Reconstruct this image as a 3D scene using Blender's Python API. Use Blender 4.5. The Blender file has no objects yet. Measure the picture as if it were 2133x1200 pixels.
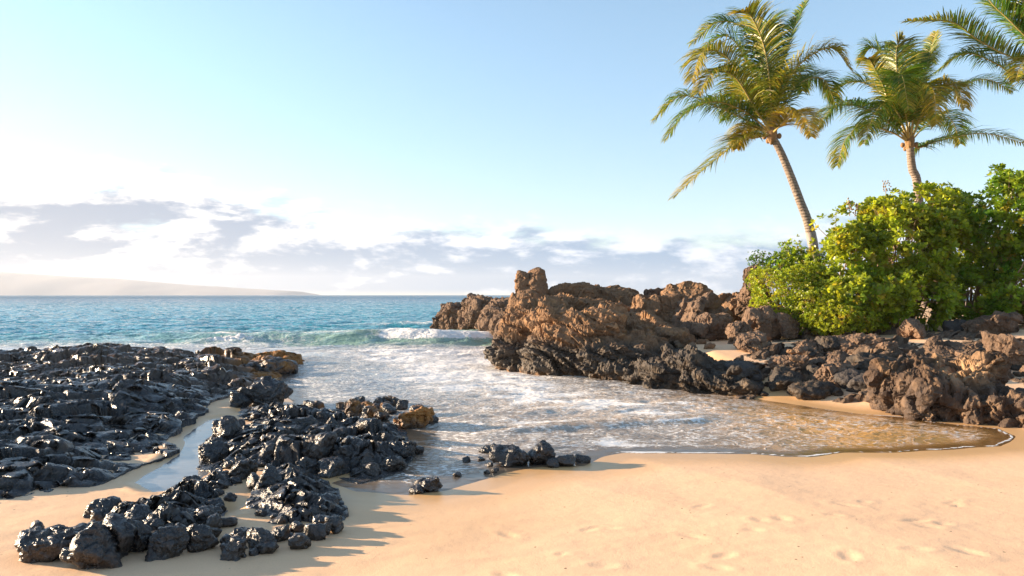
import bpy, bmesh, math, random
import numpy as np
from mathutils import Vector, Matrix

S = bpy.context.scene
COL = S.collection
rng = np.random.default_rng(7)
random.seed(7)

# ---------------------------------------------------------------- camera
F = 1659.0          # focal length in photo pixels (photo 2133 wide)
CX, HY = 1066.5, 614.0
CZ = 2.0            # camera height over the water
cam_d = bpy.data.cameras.new('camera')
cam = bpy.data.objects.new('camera', cam_d); COL.objects.link(cam)
cam.location = (0, 0, CZ); cam.rotation_euler = (math.radians(90), 0, 0)
cam_d.sensor_width = 36.0; cam_d.lens = 36.0 * F / 2133.0
cam_d.shift_y = (HY - 600.0) / 2133.0
cam_d.clip_start = 0.1; cam_d.clip_end = 40000
S.camera = cam

# ---------------------------------------------------------------- light
SUN_AZ = math.radians(-76)      # from straight ahead, towards the left
SUN_EL = math.radians(11)
S.view_settings.view_transform = 'Standard'
S.view_settings.look = 'None'
S.view_settings.exposure = 1.68
S.view_settings.gamma = 1.0
sd_ = Vector((math.sin(SUN_AZ) * math.cos(SUN_EL), math.cos(SUN_AZ) * math.cos(SUN_EL), math.sin(SUN_EL)))
sl = bpy.data.lights.new('sun', 'SUN'); sl.energy = 5.0; sl.angle = math.radians(0.6); sl.color = (1.0, 0.77, 0.53)
so = bpy.data.objects.new('sun', sl); COL.objects.link(so)
so.rotation_euler = sd_.to_track_quat('Z', 'Y').to_euler()

class NT:
    """small node-tree helper"""
    def __init__(s, tree): s.t = tree; s.n = tree.nodes; s.l = tree.links
    def new(s, typ, **kw):
        n = s.n.new(typ)
        for k, v in kw.items():
            if k.startswith('i_'):
                k2 = k[2:]
                k2 = int(k2) if k2.isdigit() else k2.replace('_', ' ')
                s.put(n.inputs[k2], v)
            else: setattr(n, k, v)
        return n
    def put(s, sock, v):
        if isinstance(v, bpy.types.NodeSocket): s.l.new(v, sock)
        else: sock.default_value = v
    def math(s, op, a, b=0.0, c=None, clamp=False):
        n = s.n.new('ShaderNodeMath'); n.operation = op; n.use_clamp = clamp
        s.put(n.inputs[0], a); s.put(n.inputs[1], b)
        if c is not None: s.put(n.inputs[2], c)
        return n.outputs[0]
    def mix(s, f, a, b, blend='MIX'):
        n = s.n.new('ShaderNodeMix'); n.data_type = 'RGBA'; n.blend_type = blend
        s.put(n.inputs['Factor'], f)
        s.put(n.inputs[6], a if isinstance(a, bpy.types.NodeSocket) else (*a, 1)[:4])
        s.put(n.inputs[7], b if isinstance(b, bpy.types.NodeSocket) else (*b, 1)[:4])
        return n.outputs[2]
    def ss(s, x, a, b, lo=0.0, hi=1.0):
        n = s.n.new('ShaderNodeMapRange'); n.interpolation_type = 'SMOOTHSTEP'
        s.put(n.inputs[0], x); s.put(n.inputs[1], a); s.put(n.inputs[2], b)
        n.inputs[3].default_value = lo; n.inputs[4].default_value = hi
        return n.outputs[0]
    def noise(s, vec, scale, detail=4.0, rough=0.5, dist=0.0, typ='FBM'):
        n = s.n.new('ShaderNodeTexNoise'); n.noise_type = typ
        s.put(n.inputs['Vector'], vec); n.inputs['Scale'].default_value = scale
        n.inputs['Detail'].default_value = detail; n.inputs['Roughness'].default_value = rough
        n.inputs['Distortion'].default_value = dist
        return n.outputs[0]
    def comb(s, x, y, z=0.0):
        n = s.n.new('ShaderNodeCombineXYZ'); s.put(n.inputs[0], x); s.put(n.inputs[1], y); s.put(n.inputs[2], z)
        return n.outputs[0]
    def mapping(s, vec, sc=(1, 1, 1), loc=(0, 0, 0), rot=(0, 0, 0)):
        n = s.n.new('ShaderNodeMapping'); s.l.new(vec, n.inputs[0])
        n.inputs['Location'].default_value = loc; n.inputs['Rotation'].default_value = rot; n.inputs['Scale'].default_value = sc
        return n.outputs[0]

# ---------------------------------------------------------------- sky
world = bpy.data.worlds.new("World"); S.world = world; world.use_nodes = True
w = NT(world.node_tree); w.n.clear()
sky = w.new('ShaderNodeTexSky', sky_type='NISHITA')
sky.sun_disc = False; sky.sun_elevation = SUN_EL; sky.sun_rotation = SUN_AZ
sky.air_density = 1.0; sky.dust_density = 0.1; sky.ozone_density = 2.0
tc = w.new('ShaderNodeTexCoord')
sep = w.new('ShaderNodeSeparateXYZ'); w.l.new(tc.outputs['Generated'], sep.inputs[0])
X, Y, Z = sep.outputs
az = w.math('ARCTAN2', X, Y)
hyp = w.math('SQRT', w.math('ADD', w.math('MULTIPLY', X, X), w.math('MULTIPLY', Y, Y)))
el = w.math('ARCTAN2', Z, hyp)
# cloud bank: puffy cumulus low over the sea, higher on the left
v1 = w.comb(w.math('MULTIPLY', az, 1.0), w.math('MULTIPLY', el, 2.6), 0.0)
n_big = w.noise(v1, 6.0, 7.0, 0.55, 0.3)
v2 = w.comb(w.math('MULTIPLY', az, 1.0), w.math('MULTIPLY', el, 5.5), 3.1)
n_str = w.noise(v2, 9.0, 6.0, 0.6, 0.2)
n_lump = w.noise(v1, 22.0, 5.0, 0.6, 0.0)
top = w.ss(az, -0.62, 0.12, 0.138, 0.078)
env = w.math('DIVIDE', el, top)
n_mix = w.math('ADD', w.math('MULTIPLY', n_big, 0.62), w.math('MULTIPLY', n_lump, 0.38))
cov_p = w.math('SUBTRACT', n_mix, w.math('MULTIPLY', w.math('SUBTRACT', env, 0.85), 0.45))
m_p = w.ss(cov_p, 0.35, 0.55)
lowband = w.ss(env, 1.15, 0.35)
cov_s = w.math('MULTIPLY', w.ss(n_str, 0.40, 0.60), lowband)
m = w.math('MAXIMUM', m_p, w.math('MULTIPLY', cov_s, 0.7))
m = w.math('MULTIPLY', m, w.ss(el, -0.01, 0.008))
# self shading of the clouds: the same field sampled a little nearer the sun, giving lit edges and grey bellies
v1b = w.comb(w.math('ADD', az, 0.018), w.math('MULTIPLY', w.math('SUBTRACT', el, 0.012), 2.6), 0.0)
n_big_b = w.noise(v1b, 6.0, 7.0, 0.55, 0.3)
grad = w.math('MULTIPLY', w.math('SUBTRACT', n_big_b, n_big), 6.0)
lit = w.math('ADD', w.math('ADD', 0.30, grad), w.math('MULTIPLY', w.math('SUBTRACT', env, 0.60), 1.1))
lit = w.math('ADD', lit, w.math('MULTIPLY', w.math('SUBTRACT', n_lump, 0.5), 2.6))
lit = w.math('ADD', lit, w.math('MULTIPLY', w.math('SUBTRACT', n_str, 0.5), 1.6))
lit = w.ss(lit, -0.05, 1.05)
sunward = w.ss(az, 0.25, -0.65)
shade_c = w.mix(sunward, (1.2, 1.8, 2.6), (1.75, 1.98, 2.4))
lit_c = w.mix(sunward, (3.5, 3.7, 4.1), (5.2, 4.9, 4.6))
cl_c = w.mix(lit, shade_c, lit_c)
hs = w.new('ShaderNodeHueSaturation'); hs.inputs['Saturation'].default_value = 0.82; hs.inputs['Value'].default_value = 1.0
w.l.new(sky.outputs[0], hs.inputs['Color'])
skyc = w.mix(1.0, hs.outputs[0], w.mix(w.ss(el, 0.06, 0.36), (0.95, 0.96, 1.04), (1.02, 1.13, 1.16)), 'MULTIPLY')
final = w.mix(m, skyc, cl_c)
bg = w.new('ShaderNodeBackground'); w.l.new(final, bg.inputs[0]); bg.inputs[1].default_value = 0.088
wo = w.new('ShaderNodeOutputWorld'); w.l.new(bg.outputs[0], wo.inputs[0])

# ---------------------------------------------------------------- numpy helpers
def W(px, py, z=0.0):
    y = (CZ - z) * F / (py - HY)
    return ((px - CX) / F * y, y)
def D(px, py, d):
    return np.array([(px - CX) / F * d, d, CZ - (py - HY) / F * d])
def sstep(a, b, x):
    t = np.clip((x - a) / (b - a), 0, 1); return t * t * (3 - 2 * t)
def h32(a, b, c, seed):
    with np.errstate(over='ignore'):
        h = (a.astype(np.int64) * 374761393 + b.astype(np.int64) * 668265263 + c.astype(np.int64) * 2147483647 + seed * 1274126177)
        h = (h ^ (h >> 13)) & 0xffffffff
        h = (h * 1274126177) & 0xffffffff
        h = h ^ (h >> 16)
        h = (h * 2246822519) & 0xffffffff
        h = h ^ (h >> 13)
    return h
def r01(h, k):
    with np.errstate(over='ignore'):
        g = (h * (2654435761 + 2 * k * 40503) + k * 97531) & 0xffffffff
        g = g ^ (g >> 15); g = (g * 2246822519) & 0xffffffff; g ^= g >> 13
    return g.astype(np.float64) / 4294967296.0
def perlin(P, seed=0):
    out = np.empty(len(P))
    for s in range(0, len(P), 150000):
        p = P[s:s + 150000]
        i = np.floor(p).astype(np.int64); f = p - i
        u = f * f * f * (f * (f * 6 - 15) + 10)
        acc = np.zeros(len(p))
        for dx in (0, 1):
            for dy in (0, 1):
                for dz in (0, 1):
                    h = h32(i[:, 0] + dx, i[:, 1] + dy, i[:, 2] + dz, seed)
                    g = (r01(h, 1) - .5) * (f[:, 0] - dx) + (r01(h, 2) - .5) * (f[:, 1] - dy) + (r01(h, 3) - .5) * (f[:, 2] - dz)
                    wt = (u[:, 0] if dx else 1 - u[:, 0]) * (u[:, 1] if dy else 1 - u[:, 1]) * (u[:, 2] if dz else 1 - u[:, 2])
                    acc += wt * g
        out[s:s + 150000] = acc * 2.2
    return out
def fbm(P, oct=4, seed=0, gain=0.5, ridged=False):
    a, s, tot = 1.0, np.zeros(len(P)), 0
    for o in range(oct):
        n = perlin(P * (2.03 ** o) + 17.3 * o, seed + o)
        if ridged: n = 1 - 2 * np.abs(n)
        s += a * n; tot += a; a *= gain
    return s / tot
def facet(P, seed=0, tilt=1.1, jump=1.0):
    """angular rock relief: every cell is a tilted plane; returns height and distance to the crack"""
    H = np.empty(len(P)); E = np.empty(len(P))
    for s in range(0, len(P), 150000):
        p = P[s:s + 150000]; i = np.floor(p).astype(np.int64)
        d1 = np.full(len(p), 9e9); d2 = d1.copy(); hb = np.zeros(len(p), np.int64); db = np.zeros((len(p), 3))
        for dx in (-1, 0, 1):
            for dy in (-1, 0, 1):
                for dz in (-1, 0, 1):
                    a, b, c = i[:, 0] + dx, i[:, 1] + dy, i[:, 2] + dz
                    h = h32(a, b, c, seed)
                    v = np.stack([p[:, 0] - a - r01(h, 1), p[:, 1] - b - r01(h, 2), p[:, 2] - c - r01(h, 3)], 1)
                    d = (v * v).sum(1)
                    m = d < d1
                    d2 = np.where(m, d1, np.minimum(d2, d)); d1 = np.where(m, d, d1)
                    hb = np.where(m, h, hb); db[m] = v[m]
        t = np.stack([r01(hb, 5), r01(hb, 6), r01(hb, 7)], 1) - .5
        H[s:s + 150000] = (r01(hb, 4) - .5) * jump + (t * db).sum(1) * 2 * tilt
        E[s:s + 150000] = np.sqrt(d2) - np.sqrt(d1)
    return H, E
def poly_sd(x, y, poly):
    """signed distance, positive inside"""
    poly = np.asarray(poly, float); d = np.full(x.shape, 1e9); ins = np.zeros(x.shape, bool)
    for (ax, ay), (bx, by) in zip(poly, np.roll(poly, -1, 0)):
        ex, ey = bx - ax, by - ay; wx, wy = x - ax, y - ay
        t = np.clip((wx * ex + wy * ey) / (ex * ex + ey * ey + 1e-12), 0, 1)
        d = np.minimum(d, (wx - ex * t) ** 2 + (wy - ey * t) ** 2)
        c = ((ay > y) != (by > y)) & (x < (bx - ax) * (y - ay) / (by - ay + 1e-12) + ax)
        ins ^= c
    return np.where(ins, 1, -1) * np.sqrt(d)
def make_mesh(name, V, Fc, mat, attrs=None, smooth=False):
    V = np.ascontiguousarray(V, np.float32)
    me = bpy.data.meshes.new(name)
    me.vertices.add(len(V)); me.vertices.foreach_set('co', V.ravel())
    if isinstance(Fc, np.ndarray):
        k = Fc.shape[1]; n = len(Fc)
        me.loops.add(n * k); me.loops.foreach_set('vertex_index', np.ascontiguousarray(Fc, np.int32).ravel())
        me.polygons.add(n); me.polygons.foreach_set('loop_start', np.arange(0, n * k, k, dtype=np.int32))
        me.polygons.foreach_set('use_smooth', np.full(n, smooth, bool))
    me.update(calc_edges=True)
    for k, a in (attrs or {}).items():
        a = np.asarray(a, np.float32)
        if a.ndim == 1:
            at = me.attributes.new(k, 'FLOAT', 'POINT'); at.data.foreach_set('value', a)
        else:
            if a.shape[1] == 3: a = np.hstack([a, np.ones((len(a), 1), np.float32)])
            at = me.attributes.new(k, 'FLOAT_COLOR', 'POINT'); at.data.foreach_set('color', np.ascontiguousarray(a).ravel())
    me.materials.append(mat)
    return me
def link(name, me, parent=None, label=None, cat=None, group=None, kind=None, loc=None):
    o = bpy.data.objects.new(name, me); COL.objects.link(o)
    if parent is not None: o.parent = parent
    if loc is not None: o.location = loc
    if label: o['label'] = label
    if cat: o['category'] = cat
    if group: o['group'] = group
    if kind: o['kind'] = kind
    return o
def grid_faces(nr, nc):
    i = np.arange(nr - 1)[:, None] * nc + np.arange(nc - 1)[None]
    i = i.ravel(); return np.stack([i, i + 1, i + nc + 1, i + nc], 1)
def vnormals(V, Fc):
    a, b, c = V[Fc[:, 0]], V[Fc[:, 1]], V[Fc[:, 2]]
    n = np.cross(b - a, c - a)
    N = np.zeros_like(V)
    for k in range(Fc.shape[1]):
        for ax in range(3): N[:, ax] += np.bincount(Fc[:, k], n[:, ax], len(V))
    return N / (np.linalg.norm(N, axis=1, keepdims=True) + 1e-12)

# ---------------------------------------------------------------- materials
def new_mat(name):
    m = bpy.data.materials.new(name); m.use_nodes = True
    t = NT(m.node_tree); t.n.clear()
    out = t.new('ShaderNodeOutputMaterial')
    return m, t, out
def attr(t, name):
    n = t.new('ShaderNodeAttribute'); n.attribute_name = name; return n
def objpos(t):
    return t.new('ShaderNodeNewGeometry').outputs['Position']

def rock_material():
    m, t, out = new_mat('lava_rock')
    P = objpos(t)
    c = attr(t, 'tint').outputs['Color']; wet = attr(t, 'wet').outputs['Fac']
    n1 = t.noise(P, 14, 6, 0.65); n2 = t.noise(P, 60, 4, 0.7)
    v = t.math('ADD', 0.55, t.math('MULTIPLY', n1, 0.9))
    cc = t.mix(1.0, c, t.comb(v, v, v), 'MULTIPLY')
    speck = t.ss(n2, 0.58, 0.72)
    cc = t.mix(t.math('MULTIPLY', speck, t.math('SUBTRACT', 0.35, t.math('MULTIPLY', wet, 0.3))), cc, (0.36, 0.28, 0.2))
    pits = t.noise(P, 38, 3, 0.6)
    hgt = t.math('ADD', t.math('MULTIPLY', n1, 0.05), t.math('MULTIPLY', t.math('MINIMUM', pits, 0.5), 0.05))
    vp = t.new('ShaderNodeTexVoronoi'); vp.feature = 'SMOOTH_F1'; vp.inputs['Scale'].default_value = 17; vp.inputs['Smoothness'].default_value = .4; t.l.new(P, vp.inputs['Vector'])
    dryk = t.math('SUBTRACT', 1.0, wet)
    hgt = t.math('ADD', hgt, t.math('MULTIPLY', n2, 0.008))
    hgt = t.math('SUBTRACT', hgt, t.math('MULTIPLY', vp.outputs['Distance'], t.math('ADD', 0.004, t.math('MULTIPLY', dryk, 0.055))))
    bmp = t.new('ShaderNodeBump', i_Strength=0.5, i_Distance=1.0); t.l.new(hgt, bmp.inputs['Height'])
    rough = t.math('ADD', t.math('SUBTRACT', 0.95, t.math('MULTIPLY', wet, 0.80)), t.math('MULTIPLY', n1, 0.12))
    b = t.new('ShaderNodeBsdfPrincipled'); t.l.new(cc, b.inputs['Base Color']); t.l.new(rough, b.inputs['Roughness'])
    t.l.new(bmp.outputs[0], b.inputs['Normal'])
    t.l.new(t.math('ADD', 0.2, t.math('MULTIPLY', wet, 0.5)), b.inputs['Specular IOR Level'])
    t.l.new(b.outputs[0], out.inputs[0]); return m
ROCK = rock_material()

def sand_material():
    m, t, out = new_mat('beach_sand')
    P = objpos(t)
    wet = attr(t, 'wet').outputs['Fac']
    n1 = t.noise(P, 1.3, 4, 0.5); n2 = t.noise(P, 90, 3, 0.7); n3 = t.noise(P, 7, 4, 0.6)
    dry = t.mix(n1, (0.79, 0.505, 0.305), (0.88, 0.59, 0.37))
    dry = t.mix(t.math('MULTIPLY', t.ss(n2, 0.45, 0.75), 0.25), dry, (0.46, 0.29, 0.16))
    vor = t.new('ShaderNodeTexVoronoi'); vor.feature = 'F1'; t.l.new(P, vor.inputs['Vector']); vor.inputs['Scale'].default_value = 9
    sp = t.math('MULTIPLY', t.math('LESS_THAN', vor.outputs['Distance'], 0.085), t.ss(n3, 0.53, 0.60))
    dry = t.mix(sp, dry, (0.09, 0.05, 0.03))
    wetc = t.mix(n1, (0.64, 0.37, 0.16), (0.72, 0.43, 0.195))
    cc = t.mix(wet, dry, wetc)
    hgt = t.math('ADD', t.math('MULTIPLY', n2, 0.005), t.math('MULTIPLY', n3, 0.012))
    bmp = t.new('ShaderNodeBump', i_Strength=0.55, i_Distance=1.0); t.l.new(hgt, bmp.inputs['Height'])
    t.l.new(t.math('SUBTRACT', 0.55, t.math('MULTIPLY', wet, 0.45)), bmp.inputs['Strength'])
    b = t.new('ShaderNodeBsdfPrincipled'); t.l.new(cc, b.inputs['Base Color'])
    t.l.new(t.math('SUBTRACT', 0.9, t.math('MULTIPLY', wet, 0.55)), b.inputs['Roughness'])
    t.l.new(t.math('ADD', 0.15, t.math('MULTIPLY', wet, 0.35)), b.inputs['Specular IOR Level'])
    t.l.new(bmp.outputs[0], b.inputs['Normal']); t.l.new(b.outputs[0], out.inputs[0]); return m
SAND = sand_material()

def water_material():
    m, t, out = new_mat('sea_water')
    P = objpos(t)
    body = attr(t, 'tint').outputs['Color']; foam = attr(t, 'foam').outputs['Fac']; clear = attr(t, 'clear').outputs['Fac']
    chop = attr(t, 'chop').outputs['Fac']
    # lacy foam
    warp = t.new('ShaderNodeTexNoise'); warp.inputs['Scale'].default_value = 0.9; warp.inputs['Detail'].default_value = 3
    t.l.new(P, warp.inputs['Vector'])
    add = t.new('ShaderNodeVectorMath', operation='MULTIPLY_ADD'); t.l.new(warp.outputs['Color'], add.inputs[0])
    add.inputs[1].default_value = (1.6, 1.6, 0); t.l.new(P, add.inputs[2])
    Q = t.mapping(add.outputs[0], (1.0, 1.0, 0.0), rot=(0, 0, 0.25))
    vo = t.new('ShaderNodeTexVoronoi'); vo.feature = 'DISTANCE_TO_EDGE'; vo.inputs['Scale'].default_value = 2.2
    t.l.new(t.mapping(Q, (0.6, 1.0, 1)), vo.inputs['Vector'])
    vo2 = t.new('ShaderNodeTexVoronoi'); vo2.feature = 'DISTANCE_TO_EDGE'; vo2.inputs['Scale'].default_value = 6.5
    t.l.new(t.mapping(Q, (0.6, 1.0, 1)), vo2.inputs['Vector'])
    nf = t.noise(Q, 1.6, 6, 0.65); nf2 = t.noise(t.mapping(P, (1, 1.6, 0)), 12, 5, 0.7)
    lace = t.math('MAXIMUM', t.ss(vo.outputs[0], 0.10, 0.02), t.math('MULTIPLY', t.ss(vo2.outputs[0], 0.11, 0.02), 0.8))
    lace = t.math('MULTIPLY', lace, t.ss(nf2, 0.42, 0.56))
    thr = t.math('SUBTRACT', 1.07, foam)
    patch = t.math('ADD', t.math('MULTIPLY', nf, 0.60), t.math('MULTIPLY', nf2, 0.48))
    fm = t.math('ADD', t.math('MULTIPLY', lace, t.ss(t.math('ADD', patch, foam), 0.68, 1.0)), t.ss(patch, t.math('SUBTRACT', thr, 0.03), t.math('ADD', thr, 0.06)), clamp=True)
    spk = t.noise(t.mapping(Q, (0.8, 1.5, 0)), 17, 3, 0.6)
    fm = t.math('MAXIMUM', fm, t.math('MULTIPLY', t.ss(spk, 0.66, 0.71), t.math('MULTIPLY', t.ss(foam, 0.12, 0.3), 0.8)))
    fm = t.math('MULTIPLY', fm, t.ss(foam, 0.02, 0.15))
    # ripples
    w1 = t.noise(t.mapping(P, (0.55, 1.0, 1), rot=(0, 0, 0.12)), 2.2, 5, 0.6, 0.4)
    w2 = t.noise(t.mapping(P, (0.7, 1.0, 1), rot=(0, 0, -0.2)), 9.0, 4, 0.6, 0.3)
    w3 = t.noise(t.mapping(P, (0.30, 0.62, 1), rot=(0, 0, 0.05)), 0.55, 6, 0.65, 0.3)
    hh = t.math('ADD', t.math('MULTIPLY', w1, 0.16), t.math('MULTIPLY', w2, 0.045))
    hh = t.math('ADD', hh, t.math('MULTIPLY', w3, t.math('MULTIPLY', chop, 1.1)))
    hh = t.math('MULTIPLY', hh, t.math('ADD', 0.06, t.math('MULTIPLY', chop, 0.95)))
    hh = t.math('ADD', hh, t.math('MULTIPLY', fm, 0.012))
    bmp = t.new('ShaderNodeBump', i_Strength=1.0, i_Distance=1.0); t.l.new(hh, bmp.inputs['Height'])
    cc = t.mix(fm, body, (0.87, 0.83, 0.78))
    b = t.new('ShaderNodeBsdfPrincipled'); t.l.new(cc, b.inputs['Base Color'])
    b.inputs['IOR'].default_value = 1.33
    # far off the unresolved wave slopes turn most facets towards the viewer: less mirror
    yy = t.new('ShaderNodeSeparateXYZ'); t.l.new(P, yy.inputs[0])
    t.l.new(t.ss(yy.outputs[1], 55, 170, 0.5, 0.16), b.inputs['Specular IOR Level'])
    t.l.new(t.math('ADD', 0.05, t.math('MULTIPLY', fm, 0.5)), b.inputs['Roughness'])
    t.l.new(bmp.outputs[0], b.inputs['Normal'])
    # clear shallow film
    fr = t.new('ShaderNodeFresnel'); fr.inputs[0].default_value = 1.33; t.l.new(bmp.outputs[0], fr.inputs['Normal'])
    tr = t.new('ShaderNodeBsdfTransparent'); t.l.new(t.mix(0.55, body, (1, 1, 1)), tr.inputs[0])
    gl = t.new('ShaderNodeBsdfGlossy'); gl.inputs['Roughness'].default_value = 0.06; t.l.new(bmp.outputs[0], gl.inputs['Normal'])
    film = t.new('ShaderNodeMixShader'); t.l.new(fr.outputs[0], film.inputs[0]); t.l.new(tr.outputs[0], film.inputs[1]); t.l.new(gl.outputs[0], film.inputs[2])
    ms = t.new('ShaderNodeMixShader')
    t.l.new(t.math('MULTIPLY', clear, t.math('SUBTRACT', 1.0, fm)), ms.inputs[0])
    dfar = t.new('ShaderNodeBsdfDiffuse'); t.l.new(cc, dfar.inputs[0])
    mf = t.new('ShaderNodeMixShader'); t.l.new(t.ss(yy.outputs[1], 70, 500, 0.0, 0.62), mf.inputs[0]); t.l.new(b.outputs[0], mf.inputs[1]); t.l.new(dfar.outputs[0], mf.inputs[2])
    t.l.new(mf.outputs[0], ms.inputs[1]); t.l.new(film.outputs[0], ms.inputs[2])
    t.l.new(ms.outputs[0], out.inputs[0]); return m
WATER = water_material()

def leaf_material(name, trans=0.45, gloss=0.35):
    m, t, out = new_mat(name)
    c = attr(t, 'tint').outputs['Color']
    n = t.noise(objpos(t), 9, 2, 0.5)
    v = t.math('ADD', 0.75, t.math('MULTIPLY', n, 0.5))
    cc = t.mix(1.0, c, t.comb(v, v, v), 'MULTIPLY')
    b = t.new('ShaderNodeBsdfPrincipled'); t.l.new(cc, b.inputs['Base Color']); b.inputs['Roughness'].default_value = gloss
    b.inputs['Specular IOR Level'].default_value = 0.4
    tr = t.new('ShaderNodeBsdfTranslucent'); t.l.new(t.mix(1.0, cc, (1.9, 1.7, 0.7), 'MULTIPLY'), tr.inputs[0])
    ms = t.new('ShaderNodeMixShader'); ms.inputs[0].default_value = trans
    t.l.new(b.outputs[0], ms.inputs[1]); t.l.new(tr.outputs[0], ms.inputs[2]); t.l.new(ms.outputs[0], out.inputs[0]); return m
LEAF = leaf_material('shrub_leaf', 0.48, 0.32)
PALML = leaf_material('palm_leaflet', 0.42, 0.33)

def simple_mat(name, c1, c2, scale, rough=0.85, bump=0.02, ring=False):
    m, t, out = new_mat(name)
    P = objpos(t); n = t.noise(P, scale, 5, 0.6)
    f = n; h = n
    if ring:
        s = t.new('ShaderNodeSeparateXYZ'); t.l.new(P, s.inputs[0])
        zz = t.math('ADD', t.math('MULTIPLY', s.outputs[2], 11.0), t.math('MULTIPLY', t.noise(P, 2.5, 4, .6), 3.0))
        fr = t.math('FRACT', zz); f = t.math('ADD', t.math('MULTIPLY', t.ss(fr, 0.0, 0.35), 0.45), t.math('MULTIPLY', n, 0.65)); h = f
    cc = t.mix(f, c1, c2)
    bm = t.new('ShaderNodeBump', i_Strength=0.8, i_Distance=bump); t.l.new(h, bm.inputs['Height'])
    b = t.new('ShaderNodeBsdfPrincipled'); t.l.new(cc, b.inputs['Base Color']); b.inputs['Roughness'].default_value = rough
    t.l.new(bm.outputs[0], b.inputs['Normal']); t.l.new(b.outputs[0], out.inputs[0]); return m
TRUNK = simple_mat('palm_bark', (0.055, 0.042, 0.035), (0.33, 0.26, 0.205), 9, bump=0.04, ring=True)
WOOD = simple_mat('twig_bark', (0.20, 0.13, 0.08), (0.38, 0.27, 0.17), 20)
STALK = simple_mat('frond_stalk', (0.34, 0.26, 0.07), (0.50, 0.36, 0.12), 12, 0.5)
FIBRE = simple_mat('palm_fibre', (0.17, 0.09, 0.04), (0.40, 0.25, 0.12), 25, 0.9)
BAND = simple_mat('trunk_band', (0.22, 0.19, 0.17), (0.34, 0.30, 0.27), 12, 0.6)
HILL = simple_mat('island_slope', (0.27, 0.25, 0.26), (0.34, 0.31, 0.32), 0.004, 0.95, 0.0)  # pale slope, part of the haze fading is put into this colour

# ---------------------------------------------------------------- shoreline and ground
shore_px = [(1600, 832), (1700, 850), (1790, 862), (1880, 868), (1990, 885), (2080, 893), (2112, 908), (2085, 930), (1990, 937), (1860, 943), (1760, 942),
            (1690, 952), (1640, 952), (1560, 946), (1420, 944), (1300, 944), (1262, 952), (1215, 970), (1130, 972), (1045, 985), (990, 1005), (930, 1022), (860, 1030),
            (740, 1024), (690, 1006), (790, 975), (850, 930), (830, 895), (740, 862), (640, 870), (600, 830), (560, 800), (600, 775)]
WATER_POLY = [W(*p) for p in shore_px] + [(-7.5, 22.8), (-40, 24), (-400, 60), (-20000, 200), (-20000, 30000), (20000, 30000), (20000, 400),
              (90, 62), (30, 46), (12, 40), (6.5, 34), (5.2, 28), (3.9, 22.5), (3.6, 18.6)]
POOLS = [[W(*p) for p in [(285, 1006), (318, 986), (372, 948), (388, 908), (440, 874), (470, 870), (466, 915), (440, 955), (432, 990), (390, 1020), (325, 1026)]],
         [W(*p) for p in [(500, 848), (560, 842), (560, 852), (505, 862)]],
         [W(*p) for p in [(445, 1068), (475, 1062), (470, 1080), (448, 1082)]]]
def shore_sd(x, y):
    """>0 on land"""
    s = -poly_sd(x, y, WATER_POLY)
    near = np.abs(s) < 3
    if near.any():
        P = np.stack([x[near], y[near], 0 * x[near]], 1)
        s[near] += 0.10 * perlin(P * 1.1, 881) + 0.03 * perlin(P * 3.1, 882)
    return s
def ground_z(x, y):
    x = np.asarray(x, float); y = np.asarray(y, float)
    s = shore_sd(x, y)
    z = np.where(s > 0, 0.014 * np.minimum(s, 0.5) + 0.055 * np.maximum(s - 0.35, 0) * (s < 60), np.maximum(0.05 * s, -0.15) + 0.03 * np.minimum(s + 3, 0))
    z = np.clip(z, -9, 0.42)
    lf = sstep(0.5, -2.0, x) * sstep(-0.2, 0.2, s)
    z = z * (1 - lf) + lf * np.minimum(z, 0.03 + 0.04 * sstep(9, 6.5, y))
    y0 = 14.3 - 2.8 * sstep(5.5, 8.2, x)
    z = z + 0.72 * sstep(0, 1, (y - y0) / (18.8 - y0)) * sstep(2.2, 4.6, x) * sstep(-0.6, 0.8, s)
    z = z + 0.6 * sstep(20, 30, y) * sstep(4, 9, x) * (s > 0)
    for i, pool in enumerate(POOLS):
        ps = poly_sd(x, y, pool)
        z = np.where(ps > -0.25, z * sstep(0.0, 0.25, -ps) + 0.012 * sstep(0, .25, -ps) - 0.035 * sstep(0, 0.15, ps), z)
    return z
def ground_hit(px, py):
    y = CZ * F / (py - HY)
    for _ in range(25):
        x = (px - CX) / F * y
        z = float(ground_z(np.array([x]), np.array([y]))[0])
        y = 0.5 * y + 0.5 * (CZ - max(z, 0)) * F / (py - HY)
    return np.array([(px - CX) / F * y, y, max(z, 0)])

def polar_grid(y0, y1, k, ulim, ncol, off=4.0, far=None):
    n = int(math.log((y1 + 2) / (y0 + 2)) / k)
    ys = (y0 + 2) * np.exp(np.linspace(0, math.log((y1 + 2) / (y0 + 2)), n)) - 2
    if far: ys = np.concatenate([ys, far])
    u = np.linspace(-ulim, ulim, ncol)
    xx = u[None] * (ys[:, None] + off); yy = np.repeat(ys[:, None], ncol, 1)
    return xx.ravel(), yy.ravel(), len(ys), ncol

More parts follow.
